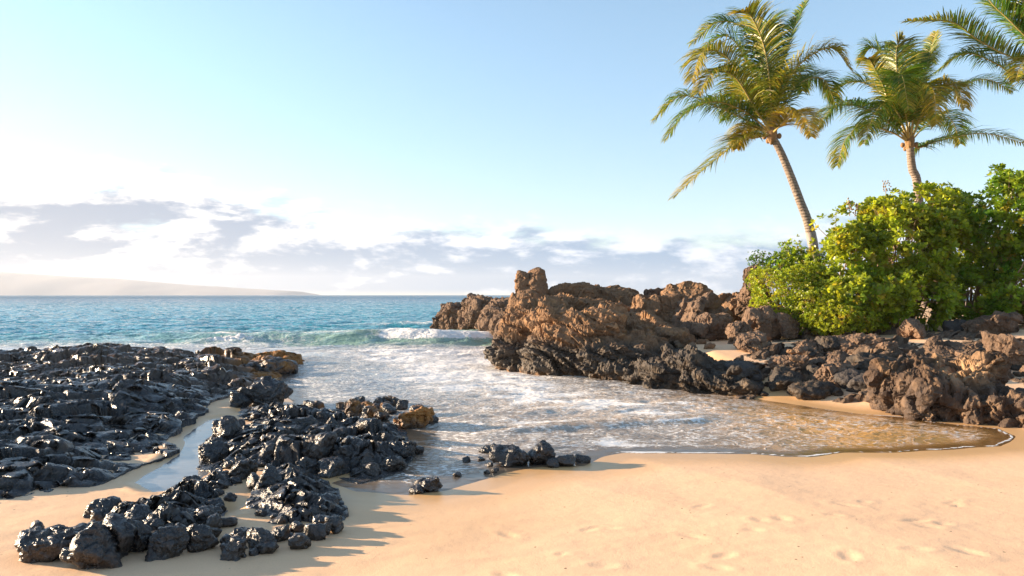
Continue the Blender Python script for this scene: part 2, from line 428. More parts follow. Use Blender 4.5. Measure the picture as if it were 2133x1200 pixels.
def build_ground():
    x, y, nr, nc = polar_grid(1.0, 45, 0.0042, 1.15, 620, far=[52, 62, 80, 120, 300, 1000, 2500, 4200])
    z = ground_z(x, y)
    s = shore_sd(x, y)
    P = np.stack([x, y, np.zeros_like(x)], 1)
    land = sstep(0.2, 1.5, s)
    z += land * (0.016 * fbm(P * 0.9, 3, 3) + 0.010 * fbm(P * np.array([2.2, 5.5, 1]), 3, 9) * sstep(9, 6, y))
    # shallow footprints and dents
    r2 = np.random.default_rng(5)
    spots = [W(1930, 1105, .15), W(1965, 1098, .15), W(380, 1190, .1)]
    for i in range(22):
        spots.append(W(r2.uniform(1000, 2130), r2.uniform(1040, 1195), .15))
    for (ax, ay) in spots:
        a = r2.uniform(0, 3.14); ra, rb = r2.uniform(.05, .13), r2.uniform(.03, .05)
        dx, dy = x - ax, y - ay
        q = ((dx * math.cos(a) + dy * math.sin(a)) / ra) ** 2 + ((-dx * math.sin(a) + dy * math.cos(a)) / rb) ** 2
        z += -0.009 * np.exp(-q) + 0.004 * np.exp(-(np.sqrt(q) - 1.7) ** 2 * 4)
    pool_s = np.max([poly_sd(x, y, p) for p in POOLS], 0)
    nn = fbm(P * 0.7, 3, 21) * 0.25
    left = sstep(1.0, -0.5, x)
    wetw = sstep(1.15 + 0.4 * left, 0.12, s + 1.5 * nn) 
    wetw = np.maximum(wetw, sstep(-0.35, -0.02, pool_s + nn * .3) * .9)
    wetw = np.maximum(wetw, 0.45 * left * sstep(3.2, 1.0, s + nn * 2))
    me = make_mesh('beach', np.stack([x, y, z], 1), grid_faces(nr, nc), SAND, {'wet': wetw}, True)
    link('ground', me, kind='structure')
build_ground()

# ---------------------------------------------------------------- sea
def seg_line(pts, x):
    pts = sorted(pts); return np.interp(x, [p[0] for p in pts], [p[1] for p in pts])
def build_water():
    far = list(400 * np.exp(np.linspace(0.01, math.log(4200 / 400), 120)))
    x, y, nr, nc = polar_grid(4.0, 400, 0.0036, 1.1, 760, far=far)
    s = -shore_sd(x, y)                     # >0 in water
    P = np.stack([x, y, np.zeros_like(x)], 1)
    out = sstep(20, 36, y) ; mid = sstep(10.5, 17, y)
    # swell and chop
    fade = 1 - 0.9 * sstep(330, 460, y)
    q = P * np.array([0.33, 0.62, 1])
    ch = fbm(q + 0.35 * fbm(P * 0.3, 2, 50)[:, None], 5, 31, 0.52, ridged=True)
    ch2 = fbm(P * np.array([1.3, 2.3, 1]), 4, 37, 0.55)
    z = out * (0.30 * ch * fade + 0.05 * ch2 * fade)
    z += sstep(9.8, 13, y) * (1 - out) * sstep(0.2, 2.0, s) * (0.045 * ch + 0.05 * ch2 + 0.03 * fbm(P * np.array([2.2, 3.6, 1]), 3, 39, .5, ridged=True))
    bay = sstep(0.15, 1.5, s)
    z += bay * (1 - mid) * 0.012 * ch2
    # breaking wave: crest line and a steep landward face
    cl = seg_line([(-20, 34.5), (-12.6, 32.6), (-8, 31.6), (-5.5, 31.4), (-1.5, 31.2), (1.5, 31.5), (4, 33)], x) + 0.35 * perlin(P * 0.5, 61)
    amp = seg_line([(-30, 0.0), (-16, .05), (-13.5, 0.22), (-11, 0.30), (-8, 0.34), (-4, 0.47), (-1, 0.42), (1.2, 0.36), (5, 0.2)], x)
    dcl = y - cl
    wave = amp * np.where(dcl > 0, np.exp(-(dcl / 2.6) ** 2), np.exp(-(dcl / 0.75) ** 2))
    z += wave
    cl2 = cl + 13 + 0.8 * perlin(P * 0.2, 63); d2 = y - cl2
    wave2 = 0.34 * sstep(-12, -3, x) * np.where(d2 > 0, np.exp(-(d2 / 3.5) ** 2), np.exp(-(d2 / 1.1) ** 2))
    z += wave2
    # little bore close to the beach
    b0, b1 = W(1020, 905), W(1500, 882)
    bl = b0[1] + (x - b0[0]) * (b1[1] - b0[1]) / (b1[0] - b0[0]) + 0.12 * perlin(P * 0.8, 65)
    bm = sstep(b0[0] - 0.3, b0[0] + 0.5, x) * sstep(b1[0] + 0.4, b1[0] - 0.5, x)
    db = y - bl
    bore = 0.06 * bm * np.where(db > 0, np.exp(-(db / 0.55) ** 2), np.exp(-(db / 0.16) ** 2))
    z += bore
    # second tiny one
    z += 0.03 * sstep(0.5, 2, s) * np.exp(-((y - bl - 1.6 - 0.4 * perlin(P * .6, 68)) / 0.3) ** 2) * sstep(-3, -1, x)
    # splash where the swell meets the reef on the left
    sx, sy = W(478, 722); sq = ((x - sx) / 1.3) ** 2 + ((y - sy) / 0.7) ** 2
    z += 0.27 * np.exp(-sq) * (0.6 + 1.2 * np.abs(perlin(P * 3.0, 71)))
    z += 0.05 * (sstep(.12, .8, wave * (dcl < 0.3)) * sstep(-2, 2.5, x)) * fbm(P * 2.5, 3, 73)
    z += 0.004
    # foam coverage
    foam = 0.60 * sstep(31, 27.5, y) * sstep(0.5, 3.5, s) * sstep(-7.0, -3.5, x + 0.12 * (y - 20))
    foam = np.maximum(foam, 0.46 * sstep(0.08, 0.5, s) * sstep(30, 20, y))
    foam *= 1 - 0.22 * sstep(2.6, 4.6, x) * sstep(17.5, 14.0, y)
    foam *= 1 - 0.6 * sstep(-1.2, -2.6, x) * sstep(15, 11, y)
    foam = np.clip(foam + (foam > .05) * 0.30 * fbm(P * np.array([0.45, 0.95, 1]) + 0.6 * perlin(P * .7, 95)[:, None], 3, 93), 0, 1)
    face = sstep(-1.3, -0.15, dcl) * sstep(0.9, 0.1, dcl)
    foam = np.maximum(foam, 0.74 * sstep(-1.0, -0.6, dcl) * sstep(0.8, 0.1, dcl) * sstep(-6.6, -4.2, x + 1.2 * perlin(P * .6, 75)))
    foam = np.maximum(foam, 0.62 * np.exp(-((dcl - 0.2) / 0.35) ** 2) * sstep(-14, -12, x))
    foam = np.maximum(foam, 0.50 * sstep(0.5, 3.5, dcl) * sstep(11.5, 6.5, dcl) * sstep(-13, -6, x))
    foam = np.maximum(foam, 0.60 * np.exp(-(d2 / 0.9) ** 2) * sstep(-13, -6, x))
    foam = np.maximum(foam, 0.80 * np.exp(-sq * 0.8))
    foam = np.maximum(foam, 0.55 * sstep(-30, -20, x) * np.exp(-((y - 29.5 - 1.5 * perlin(P * .15, 77)) / 2.2) ** 2) * sstep(-6, -9, x))
    foam = np.maximum(foam, 0.60 * bm * np.exp(-((db + 0.04) / 0.10) ** 2) * sstep(1.0, 2.4, x + 0.5 * perlin(P * 1.5, 79)))
    foam = np.maximum(foam, 0.45 * bm * np.exp(-((db - .25) / 0.4) ** 2))
    # foam line on the swash edge
    en = 0.035 * perlin(P * 2.3, 83) + 0.02 * perlin(P * 7, 84)
    wdt = 0.016 + 0.06 * sstep(0.0, 0.5, perlin(P * 0.9, 85))
    edge = np.exp(-((s - 0.05 + en) / wdt) ** 2) * sstep(0.8, 1.6, x) * sstep(14.8, 13.8, y)
    foam = np.maximum(foam, edge)
    edge2 = 0.62 * np.exp(-((s - 0.30 + 3 * en) / 0.05) ** 2) * sstep(-0.05, 0.35, perlin(P * 1.3, 87)) * sstep(0.8, 1.6, x) * sstep(14.8, 13.8, y)
    foam = np.maximum(foam, edge2)
    # water colour: sand in suspension near the beach, green on the bar, blue out at sea
    deep = np.array([0.010, 0.14, 0.25]); teal = np.array([0.004, 0.23, 0.29]); green = np.array([0.24, 0.38, 0.30])
    milk = np.array([0.62, 0.56, 0.50]); amber = np.array([0.92, 0.48, 0.14]); tan = np.array([0.70, 0.52, 0.36])
    c = np.zeros((len(x), 3)) + deep
    def mx(c, col, m): return c * (1 - m[:, None]) + col * m[:, None]
    patch = fbm(P * np.array([.03, .06, 1]), 3, 91)
    c = mx(c, teal, sstep(260, 70, y + 60 * patch))
    c = mx(c, green, 0.75 * sstep(45, 33, y + 3 * patch) * sstep(-26, -6, x) + 0.25 * sstep(38, 30, y + 3 * patch))
    c = mx(c, np.array([0.36, 0.40, 0.25]), 0.8 * sstep(0.08, 0.5, wave) * face * sstep(-9, -4, x))  # light coming through the wave, painted as a brighter yellow green face
    c = mx(c, milk, sstep(30.6, 27.5, y))
    c = mx(c, tan, 0.6 * sstep(19, 13, y))
    c = mx(c, tan, 0.8 * sstep(0.02, 0.06, bore))
    c = mx(c, amber, sstep(2.2, 5.0, x + 0.7 * patch) * sstep(18, 15.0, y))
    c = mx(c, np.array([0.36, 0.41, 0.47]), 0.75 * sstep(-1.2, -3.0, x) * sstep(24, 18, y) * (x > -20))
    clear = 0.85 * sstep(1.6, 0.0, s) * (y < 25)
    clear = np.maximum(clear, 0.55 * sstep(4.0, 1.0, s) * (y < 25))
    clear *= 1 - 0.45 * sstep(2.2, 4.5, x) * sstep(18, 15, y) * sstep(.1, .6, s)
    pool_s = np.max([poly_sd(x, y, p) for p in POOLS], 0)
    inpool = pool_s > -0.4
    clear = np.where(inpool, 0.55, clear); c = np.where(inpool[:, None], np.array([.42, .42, .43]), c); foam = np.where(inpool, 0, foam); z = np.where(inpool, 0.0, z)  # pools: pale body, sky reflection partly put into the water colour
    chop = 0.05 + 0.36 * sstep(0.05, 1.2, s) + 0.12 * mid * (s > 0) + 0.75 * out
    chop = np.where(inpool, 0.0, chop)
    chop = np.minimum(chop, 1.0)
    z = np.where((s < 0.06) & ~inpool & (y < 24), 0.066 * s, z)
    # thin water lens climbs over nothing: keep the sheet just under dry land
    z = np.where((s < -0.3) & ~inpool, np.minimum(z, -0.02), z)
    me = make_mesh('water', np.stack([x, y, z], 1), grid_faces(nr, nc), WATER, {'tint': c, 'foam': foam, 'clear': clear, 'chop': chop}, True)
    link('water', me, kind='structure')
build_water()

# ---------------------------------------------------------------- island on the horizon
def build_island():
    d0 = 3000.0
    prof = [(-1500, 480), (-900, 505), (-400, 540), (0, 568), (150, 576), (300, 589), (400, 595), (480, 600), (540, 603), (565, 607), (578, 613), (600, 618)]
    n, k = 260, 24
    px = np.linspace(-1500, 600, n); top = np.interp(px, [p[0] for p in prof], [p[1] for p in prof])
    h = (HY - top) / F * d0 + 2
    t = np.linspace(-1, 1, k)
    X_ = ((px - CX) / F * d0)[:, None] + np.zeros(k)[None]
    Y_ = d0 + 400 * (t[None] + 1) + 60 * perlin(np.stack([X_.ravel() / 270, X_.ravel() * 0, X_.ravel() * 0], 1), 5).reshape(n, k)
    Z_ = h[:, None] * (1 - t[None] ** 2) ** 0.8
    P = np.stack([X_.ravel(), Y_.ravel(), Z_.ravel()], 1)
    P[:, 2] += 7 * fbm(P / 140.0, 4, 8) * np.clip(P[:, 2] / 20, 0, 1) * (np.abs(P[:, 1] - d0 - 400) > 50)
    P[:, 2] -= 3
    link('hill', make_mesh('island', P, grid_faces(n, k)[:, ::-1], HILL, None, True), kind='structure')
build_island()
# ---------------------------------------------------------------- rocks
_ico = {}
def ico(sub):
    if sub not in _ico:
        bm = bmesh.new(); bmesh.ops.create_icosphere(bm, subdivisions=sub, radius=1.0)
        V = np.array([v.co[:] for v in bm.verts]); Fc = np.array([[v.index for v in f.verts] for f in bm.faces]); bm.free()
        _ico[sub] = (V / np.linalg.norm(V, axis=1, keepdims=True), Fc)
    return _ico[sub]
def chunk_radius(U, seed, n=13, k=16, lo=0.6):
    """radius along unit directions U of a stone cut by random planes, with worn edges"""
    r = np.random.default_rng(seed)
    N = r.normal(size=(n, 3)); N /= np.linalg.norm(N, axis=1, keepdims=True)
    N = np.vstack([N, np.array([[0, 0, 1], [1, 0, 0], [-1, 0, 0], [0, 1, 0], [0, -1, 0], [0, 0, -1]]) + r.normal(size=(6, 3)) * .25])
    N /= np.linalg.norm(N, axis=1, keepdims=True)
    h = np.concatenate([r.uniform(lo, 1.0, n), r.uniform(0.8, 1.0, 6)])
    q = np.maximum(U @ N.T, 0) / h
    return (q ** k).sum(1) ** (-1.0 / k)
def rock_colour(P, N, style, zc=0.0, top=1.0):
    """P world positions, N normals -> tint, wet; stains follow the tide line and patches, not the light"""
    n1 = fbm(P * 1.1, 4, 101); n2 = fbm(P * 4.5, 3, 111)
    black = np.array([0.020, 0.018, 0.018]); char = np.array([0.040, 0.029, 0.023]); brown = np.array([0.21, 0.125, 0.072])
    rust = np.array([0.40, 0.215, 0.095]); ochre = np.array([0.38, 0.26, 0.16]); gold = np.array([0.30, 0.13, 0.03]); grey = np.array([0.095, 0.082, 0.075])
    def mx(c, col, m): return c * (1 - m[:, None]) + col * m[:, None]
    c = np.zeros_like(P) + black; wet = np.ones(len(P))
    if style == 'wet':
        c = mx(c, char, sstep(-0.2, .4, n1)); c = mx(c, np.array([.07, .042, .027]), 0.6 * sstep(0.1, 0.5, n2))
        wet = 0.92 - 0.30 * sstep(0.0, 0.5, n2)
    elif style == 'reef':      # black shelf turning brown and weedy at its seaward edge
        c = mx(c, char, sstep(-0.1, .5, n1)); c = mx(c, np.array([.085, .050, .030]), 0.7 * sstep(0.05, 0.45, n2)); c = mx(c, np.array([.09, .055, .034]), 0.85 * sstep(12, 20, P[:, 1] + 3 * n1))
        wet = 0.95 - 0.25 * sstep(0.0, 0.5, n2)
        g = sstep(0.45, 1.0, (P[:, 0] + 7.9) * 0.35 + (P[:, 1] - 18.5) * 0.22 + 0.9 * n1)
        c = mx(c, gold, 0.95 * g); wet = wet * (1 - 0.6 * g)
    elif style == 'gold':
        g = sstep(-0.1, 0.4, n1 + 0.9 * n2 + 0.6 * (P[:, 2] - 0.15)); c = mx(c + 0.01, gold, g); wet = 0.9 - 0.5 * g
    elif style == 'dry':
        c = mx(np.zeros_like(P) + brown, char, sstep(0.0, .55, n1) * .75)
        c = mx(c, rust, 0.75 * sstep(0.05, 0.45, n2 + .3 * n1)); c = mx(c, ochre, 0.35 * sstep(0.25, 0.6, -n1 + .3 * n2)); wet = np.full(len(P), 0.08)
    elif style == 'dusk':      # weathered grey brown
        c = mx(np.zeros_like(P) + np.array([.18, .115, .075]), char, sstep(-0.15, .4, n1) * .8); c = mx(c, ochre * .8, 0.45 * sstep(0.15, 0.5, n2)); wet = np.full(len(P), 0.15)
    elif style == 'dusk2':
        c = mx(np.zeros_like(P) + np.array([.14, .095, .065]), char, sstep(-0.1, .45, n1) * .8); c = mx(c, ochre * .8, 0.5 * sstep(0.1, 0.5, n2)); wet = np.full(len(P), 0.1)
    elif style == 'grey':
        c = mx(np.zeros_like(P) + np.array([.05, .042, .038]), grey, sstep(-.2, .4, n1)); wet = np.full(len(P), 0.3)
    elif style == 'tide':      # dry rusty crown, black foot below the tide line, weed at the waterline
        line = zc + 0.55 * n1 + 0.25 * n2
        dry = sstep(line - 0.12, line + 0.28, P[:, 2])
        dc = mx(np.zeros_like(P) + brown, rust, 0.8 * sstep(-0.1, 0.4, n2)); dc = mx(dc, ochre, 0.45 * sstep(0.1, 0.5, n1)); dc = mx(dc, char, 0.7 * sstep(0.1, .5, -n1 + .3 * n2))
        wc = mx(np.zeros_like(P) + np.array([.055, .040, .028]), np.array([.20, .135, .075]), .7 * sstep(0.05, .45, n2))
        c = wc * (1 - dry[:, None]) + dc * dry[:, None]
        wet = 0.5 * (1 - dry) + 0.06 * dry
        g = sstep(0.22, 0.02, P[:, 2] + 0.18 * n1) * sstep(-0.15, 0.25, n2 + .3 * n1)
        c = mx(c, gold, 0.85 * g)
    elif style == 'crust':
        c = mx(np.zeros_like(P) + np.array([.038, .028, .020]), np.array([.17, .11, .06]), .65 * sstep(-0.05, .4, n2)); wet = np.full(len(P), .42)
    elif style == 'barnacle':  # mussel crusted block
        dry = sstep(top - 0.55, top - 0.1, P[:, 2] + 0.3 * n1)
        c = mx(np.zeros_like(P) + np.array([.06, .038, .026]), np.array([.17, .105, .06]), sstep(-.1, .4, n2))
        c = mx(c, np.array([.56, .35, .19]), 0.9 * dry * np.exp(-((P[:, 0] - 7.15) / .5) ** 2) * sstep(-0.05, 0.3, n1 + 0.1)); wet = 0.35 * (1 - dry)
    return c, np.clip(wet, 0, 1)
def rough_up(P, N, size, seed, k=1.0):
    """crags at three scales, pushed along the normal"""
    s = max(size, 0.05)
    h1, e1 = facet(P / (0.42 * s) + seed, seed, 1.0, 0.8)
    h2, e2 = facet(P / (0.16 * s) + seed, seed + 1, 1.0, 0.8)
    n = fbm(P / (0.5 * s), 4, seed + 2)
    d = 0.085 * h1 + 0.036 * h2 - 0.03 * (e1 < 0.06) * 1.0 + 0.07 * n
    return P + N * (d * s * k)[:, None]
ALLROCK = {}
def rock(name, c, size, style, seed, label=None, cat='rock', group=None, rotz=None, sub=None, k=16, lo=0.6, rough=1.0, zc=0.0, n=13, lean=(0, 0)):
    """one stone: centre c (world), half extents size (x,y,z)"""
    d = max(c[1], 3); px = max(size) / d * 796 * 2
    if sub is None: sub = 6 if px > 75 else 5 if px > 26 else 4 if px > 12 else 3
    U, Fc = ico(sub)
    R = chunk_radius(U, seed, n, k, lo)
    P = U * R[:, None] * np.array(size)
    P[:, 0] += lean[0] * P[:, 2]; P[:, 1] += lean[1] * P[:, 2]
    a = rotz if rotz is not None else np.random.default_rng(seed + 9).uniform(-.4, .4)
    ca, sa = math.cos(a), math.sin(a)
    P = np.stack([P[:, 0] * ca - P[:, 1] * sa, P[:, 0] * sa + P[:, 1] * ca, P[:, 2]], 1)
    N = vnormals(P, Fc)
    s = 0.5 * (size[0] + size[2])
    P2 = rough_up(P + np.array(c) * 3.7, N, min(s * 1.5, 1.2), seed, rough) - np.array(c) * 3.7
    if sub >= 5 and d < 16:
        h, _ = facet(P2 / 0.055 + c[0], seed + 4, 1, .9); g, _ = facet(P2 / 0.12 + c[1], seed + 6, 1, .9); P2 = P2 + N * (h * 0.006 + g * 0.013)[:, None]
    col, wet = rock_colour(P2 + np.array(c), N, style, zc, c[2] + size[2])
    me = make_mesh('rock', P2, Fc, ROCK, {'tint': col, 'wet': wet}, style in ('wet', 'grey', 'crust'))
    return link(name, me, label=label, cat=cat, group=group, loc=c)

# ---- reef shelf masses as relief sheets
def shelf(name, poly, y0, y1, x0f, x1f, hfun, style, label, px_step=1.0, amp=1.0, seed=0, cell=1.0, ragged=0.25):
    n = int(math.log(y1 / y0) / (px_step / 796 * 1.25)); ys = y0 * np.exp(np.linspace(0, math.log(y1 / y0), n))
    nc = int((x1f - x0f) * 796 / px_step)
    u = np.linspace(x0f, x1f, nc)
    x = (u[None] * ys[:, None]).ravel(); y = np.repeat(ys[:, None], nc, 1).ravel()
    P0 = np.stack([x, y, np.zeros_like(x)], 1)
    s = poly_sd(x, y, poly) + ragged * fbm(P0 * 1.6, 4, seed + 3)
    keep = s > -0.12
    h = hfun(x, y, s)
    # tilted slabs: strata dip away to the right
    Q = P0.copy(); Q[:, 2] = h * 0.6
    wv = 0.25 * np.stack([perlin(P0 * .9, seed + 11), perlin(P0 * .9 + 9, seed + 12), 0 * x], 1)
    Q = (Q + wv) * np.array([0.85, 1.25, 1.0])
    far = sstep(9, 20, y)
    h1, e1 = facet(Q / (0.85 * cell), seed + 1, 1.2, 0.9); h2, e2 = facet(Q / (0.33 * cell), seed + 2, 1.1, 1.0); h3, e3 = facet(Q / (0.13 * cell), seed + 4, 1.0, 1.0)
    h4, e4 = facet(Q / (0.055 * cell), seed + 5, 1.0, 1.0)
    rel = 0.17 * h1 + 0.08 * h2 + 0.024 * h3 + 0.006 * h4 - 0.05 * sstep(.09, 0, e1) - 0.035 * sstep(.1, 0, e2) - 0.012 * sstep(.12, 0, e3)
    env = sstep(-0.1, 0.35, s)
    z = h + amp * rel * (0.35 + 0.65 * env) * sstep(-.12, .15, s)
    gz = ground_z(x[keep], y[keep])
    zz = np.full_like(z, -1.0); zz[keep] = np.where(s[keep] < -0.02, gz - 0.15, z[keep])
    dx = amp * 0.07 * (h2 + .6 * h3) * env; dy = amp * 0.10 * (-h1 * .5 - h3) * env
    V = np.stack([x + dx, y + dy, zz], 1)
    Fq = grid_faces(n, nc)
    Fq = Fq[keep[Fq].all(1)]
    used = np.unique(Fq); rm = np.full(len(V), -1); rm[used] = np.arange(len(used))
    V = V[used]; Fq = rm[Fq]
    col, wet = rock_colour(V, None, style)
    o = link(name, make_mesh('reef', V, Fq, ROCK, {'tint': col, 'wet': wet}, True), label=label, cat='lava rock')
    return o

REEF = [(-45, 6.0), W(-400, 1100), W(0, 1082), W(70, 1062), W(195, 1022), W(275, 987), W(372, 944), W(350, 925), W(385, 893), W(425, 868), W(430, 845), W(500, 822), W(575, 800), W(600, 776),
        W(622, 764), (-5.7, 23.5), (-7.0, 24.2), (-8.6, 22.9), (-11, 24.2), (-14, 23.6), (-20, 24.4), (-45, 25)]
def reef_h(x, y, s):
    P = np.stack([x, y, 0 * x], 1)
    h = 0.05 + 0.25 * sstep(0, 1.6, s) + 0.10 * fbm(P * .5, 3, 201)
    h += 0.14 * np.exp(-(((x + 11.2) / 1.6) ** 2 + ((y - 21.5) / 2.2) ** 2))
    h += 0.10 * sstep(17, 21, y) * sstep(0, .8, s) - 0.08 * sstep(-8.6, -6.8, x) * sstep(17, 20, y)
    h -= 0.10 * sstep(8.5, 7, y)
    h += 0.13 * np.exp(-(((x + 5.2) / 0.7) ** 2 + ((y - 11.7) / 0.8) ** 2)) + .1 * np.exp(-(((x + 6.3) / 1.0) ** 2 + ((y - 14.5) / 1.4) ** 2))
    return h
shelf('lava_shelf', REEF, 5.8, 25.5, -1.0, -0.22, reef_h, 'reef', 'wide jagged black lava shelf on the left, brown and golden at its seaward edge', 1.15, 0.95, 300, 1.3, .17)

MIDP = [W(*p) for p in [(418, 978), (425, 930), (470, 885), (520, 850), (590, 846), (640, 868), (700, 870), (790, 882), (845, 900), (862, 950), (838, 985), (745, 1008), (690, 990), (640, 1000), (560, 985), (500, 985), (440, 985)]]
shelf('lava_outcrop', MIDP, 8.2, 14.8, -0.42, -0.10, lambda x, y, s: 0.02 + 0.13 * sstep(0, .6, s) + 0.06 * sstep(11, 9.5, y) * sstep(.1, .5, s), 'wet',
      'low black wet lava outcrop between the long tide pool and the surf', 1.1, 0.85, 347, 0.85, .15)
LOWP = [W(*p) for p in [(555, 985), (610, 965), (660, 1000), (700, 1035), (722, 1085), (700, 1110), (640, 1140), (560, 1150), (470, 1165), (465, 1140), (520, 1118), (560, 1095), (515, 1062), (540, 1020)]]
shelf('lava_outcrop', LOWP, 6.0, 9.4, -0.38, -0.18, lambda x, y, s: 0.03 + 0.12 * sstep(0, .4, s) + 0.05 * np.exp(-((y - 7.7) / .7) ** 2), 'wet',
      'black wet lava outcrop on the sand whose tip reaches nearest the open beach', 1.0, 0.85, 380, 0.68, .10)
FRONTP = [W(*p) for p in [(20, 1168), (70, 1120), (150, 1090), (230, 1068), (330, 1045), (400, 1015), (480, 980), (500, 1010), (475, 1040), (450, 1075), (445, 1120), (400, 1142), (330, 1150), (260, 1170), (180, 1185), (120, 1160)]]
shelf('lava_outcrop', FRONTP, 5.9, 9.2, -0.52, -0.32, lambda x, y, s: 0.03 + 0.12 * sstep(0, .28, s), 'wet',
      'slanting black lava ridge running down from the tide pool to the nearest boulders', 1.0, 0.9, 420, 0.62, .06)

# ---- single stones given by their place in the photograph: (px centre, py base, px width, px height)
def place(px, py, wd, ht, style, seed, label=None, group=None, name='rock', depth=0.8, d=None, **kw):
    if d is None:
        g = ground_hit(px, py); d0 = g[1]; zb = g[2]
    else:
        d0 = d; zb = CZ - (py - HY) / F * d
    hx = wd / 2 / F * d0 * 1.12; hz = ht / F * d0
    hy = hx * depth
    dc = d0 + hy * 0.7
    zc_ = zb + hz * 0.38 ; hz2 = hz * 0.72
    x = (px - CX) / F * dc
    return rock(name, (x, dc, zc_), (hx, hy, hz2), style, seed, label, group=group, **kw)

near = [  # the front row of boulders on the left, one by one
 (105, 1168, 150, 62, 'low wedge shaped black boulder, nearest the bottom left corner'),
 (78, 1112, 34, 26, 'small black stone lying on the long wedge boulder at the far left tip'),
 (192, 1188, 100, 92, 'big cracked black boulder at the bottom of the rock pile, lowest in the photo'),
 (235, 1160, 90, 90, 'tall black boulder close behind the big cracked one'),
 (212, 1078, 62, 36, 'rounded glossy black boulder on top of the front row, at its left'),
 (287, 1148, 52, 62, 'upright narrow black boulder in the middle of the front row'),
 (350, 1162, 78, 64, 'angular dark boulder with flat front face, centre of the front row'),
 (368, 1110, 60, 40, 'rounded black boulder set above the angular flat faced one'),
 (412, 1148, 56, 58, 'black boulder at the right end of the front row'),
 (318, 1128, 48, 40, 'black boulder wedged between upright narrow and angular boulders'),
 (150, 1142, 70, 48, 'black boulder leaning over the long wedge shaped one'),
 (290, 1100, 70, 44, 'broad black boulder behind the upright narrow one'),
 (430, 1092, 46, 32, 'small shiny black boulder behind the right end of the front row'),
 (395, 1085, 40, 26, 'round black stone at the top edge of the front pile'),
 (474, 1099, 36, 18, 'small black stone alone on the sand between two outcrops'),
 (545, 848, 95, 52, 'dark blocky boulder standing at the head of the tide pool'),
 (498, 850, 50, 36, 'lower lobe of dark stone leaning on the blocky boulder by the tide pool'),
 (660, 972, 62, 62, 'large shiny black boulder with pale sunlit left face, middle outcrop'),
 (718, 975, 60, 46, 'black boulder right of the shiny pale faced one'),
 (560, 1035, 62, 52, 'black boulder with rough back at the top of the sand gully'),
 (625, 1145, 44, 34, 'faceted black stone at the lower edge of the right outcrop'),
 (655, 1128, 46, 36, 'dark stone beside the faceted one near the open sand'),
 (700, 1110, 44, 30, 'black stone at the rightmost corner of the outcrop on the sand'),
 (490, 1168, 60, 40, 'knobbly black stone at the bottom of the right outcrop'),
 (545, 1150, 60, 36, 'black stone beside the knobbly one at the outcrop bottom'),
 (830, 960, 50, 40, 'dark stone at the right rim of the middle outcrop near the surf'),
 (815, 985, 60, 32, 'low black stone on the wet sand at the rim of middle outcrop'),
 (690, 992, 80, 32, 'long low black stone at the foot of the middle outcrop'),
 (440, 965, 60, 40, 'black stone at the right bank of the tide pool'),
 (470, 925, 66, 44, 'dark stone on the upper right bank of the tide pool'),
 (505, 1000, 56, 34, 'round black stone at the head of the sand gully'),
 (868, 947, 32, 16, 'small dark stone alone in the shallow water'),
 (895, 1026, 56, 26, 'dark finned stone lying at the edge of the wet sand'),
 (870, 1030, 36, 12, 'flat dark stone touching the finned one on the wet sand'),
 (1182, 972, 40, 22, 'black angular stone right of the islet cluster near the waterline'),
 (1215, 965, 34, 14, 'flattest black stone at the right end of the waterline cluster'),
 (1068, 972, 80, 38, 'broad black stone at the left of the waterline cluster'),
 (1125, 970, 62, 42, 'tallest black stone of the waterline cluster'),
 (1012, 945, 30, 16, 'small dark stone washed by foam left of the waterline cluster'),
 (1045, 960, 30, 18, 'pointed dark stone just left of the broad black one at the waterline'),
 (1150, 975, 30, 20, 'dark stone squeezed in the middle of the waterline cluster'),
 (740, 872, 60, 34, 'golden topped weedy stone in the surf'),
 (805, 850, 56, 20, 'gold coloured stone farthest out in the surf patch'),
 (780, 878, 60, 26, 'dark stone with orange weed at the surf edge'),
 (870, 892, 74, 34, 'orange crusted stone standing alone in the surf right of the outcrop'),
 (898, 885, 34, 18, 'small orange stone touching the alone standing orange crusted one'),
 (565, 782, 100, 38, 'golden brown weedy knob at the seaward tip of the shelf'),
 (505, 760, 60, 20, 'golden weedy knob just behind the seaward tip'),
 (445, 757, 70, 24, 'brownish gold ridge stone at the back edge of the shelf'),
]
gold = {46, 47, 48, 41, 42, 43, 44, 45}
for i, (px, py, wd, ht, lab) in enumerate(near):
    st = 'gold' if i in gold else 'wet'
    if i < 14: wd, ht, py = wd * 1.08, ht * .92, py + 3
    place(px, py, wd, ht, st, 1000 + i * 7, lab, k=13, rough=1.0 if i not in gold else 1.3)

def scatter(poly, n, wr, style, group, lab, seed, flat=0.6, name='rock', ysort=True, aspect=(0.45, 0.8), minsep=0.55, d=None):
    r = np.random.default_rng(seed); poly = np.array(poly, float); out = []; tries = 0
    while len(out) < n and tries < n * 60:
        tries += 1
        x = r.uniform(poly[:, 0].min(), poly[:, 0].max()); y = r.uniform(poly[:, 1].min(), poly[:, 1].max())
        if poly_sd(np.array([x]), np.array([y]), poly)[0] < 0: continue
        wd = wr[0] + (wr[1] - wr[0]) * r.random() ** 2.2
        if any(math.hypot(x - a, (y - b) * 1.8) < minsep * (wd + c) / 2 for a, b, c in out): continue
        out.append((x, y, wd))
        place(x, y, wd, wd * r.uniform(*aspect), style if isinstance(style, str) else style[int(r.integers(len(style)))], seed * 100 + len(out) * 3, lab, group, name=name, depth=r.uniform(.7, 1.1), rotz=r.uniform(-1, 1))
scatter([(60, 1160), (150, 1090), (250, 1070), (330, 1050), (400, 1010), (480, 975), (505, 1010), (450, 1085), (440, 1130), (330, 1150), (200, 1180), (110, 1170)], 58, (24, 52), 'wet',
        'black stones piled in the front rock row', 'black wet stone piled among the nearest boulders', 11)
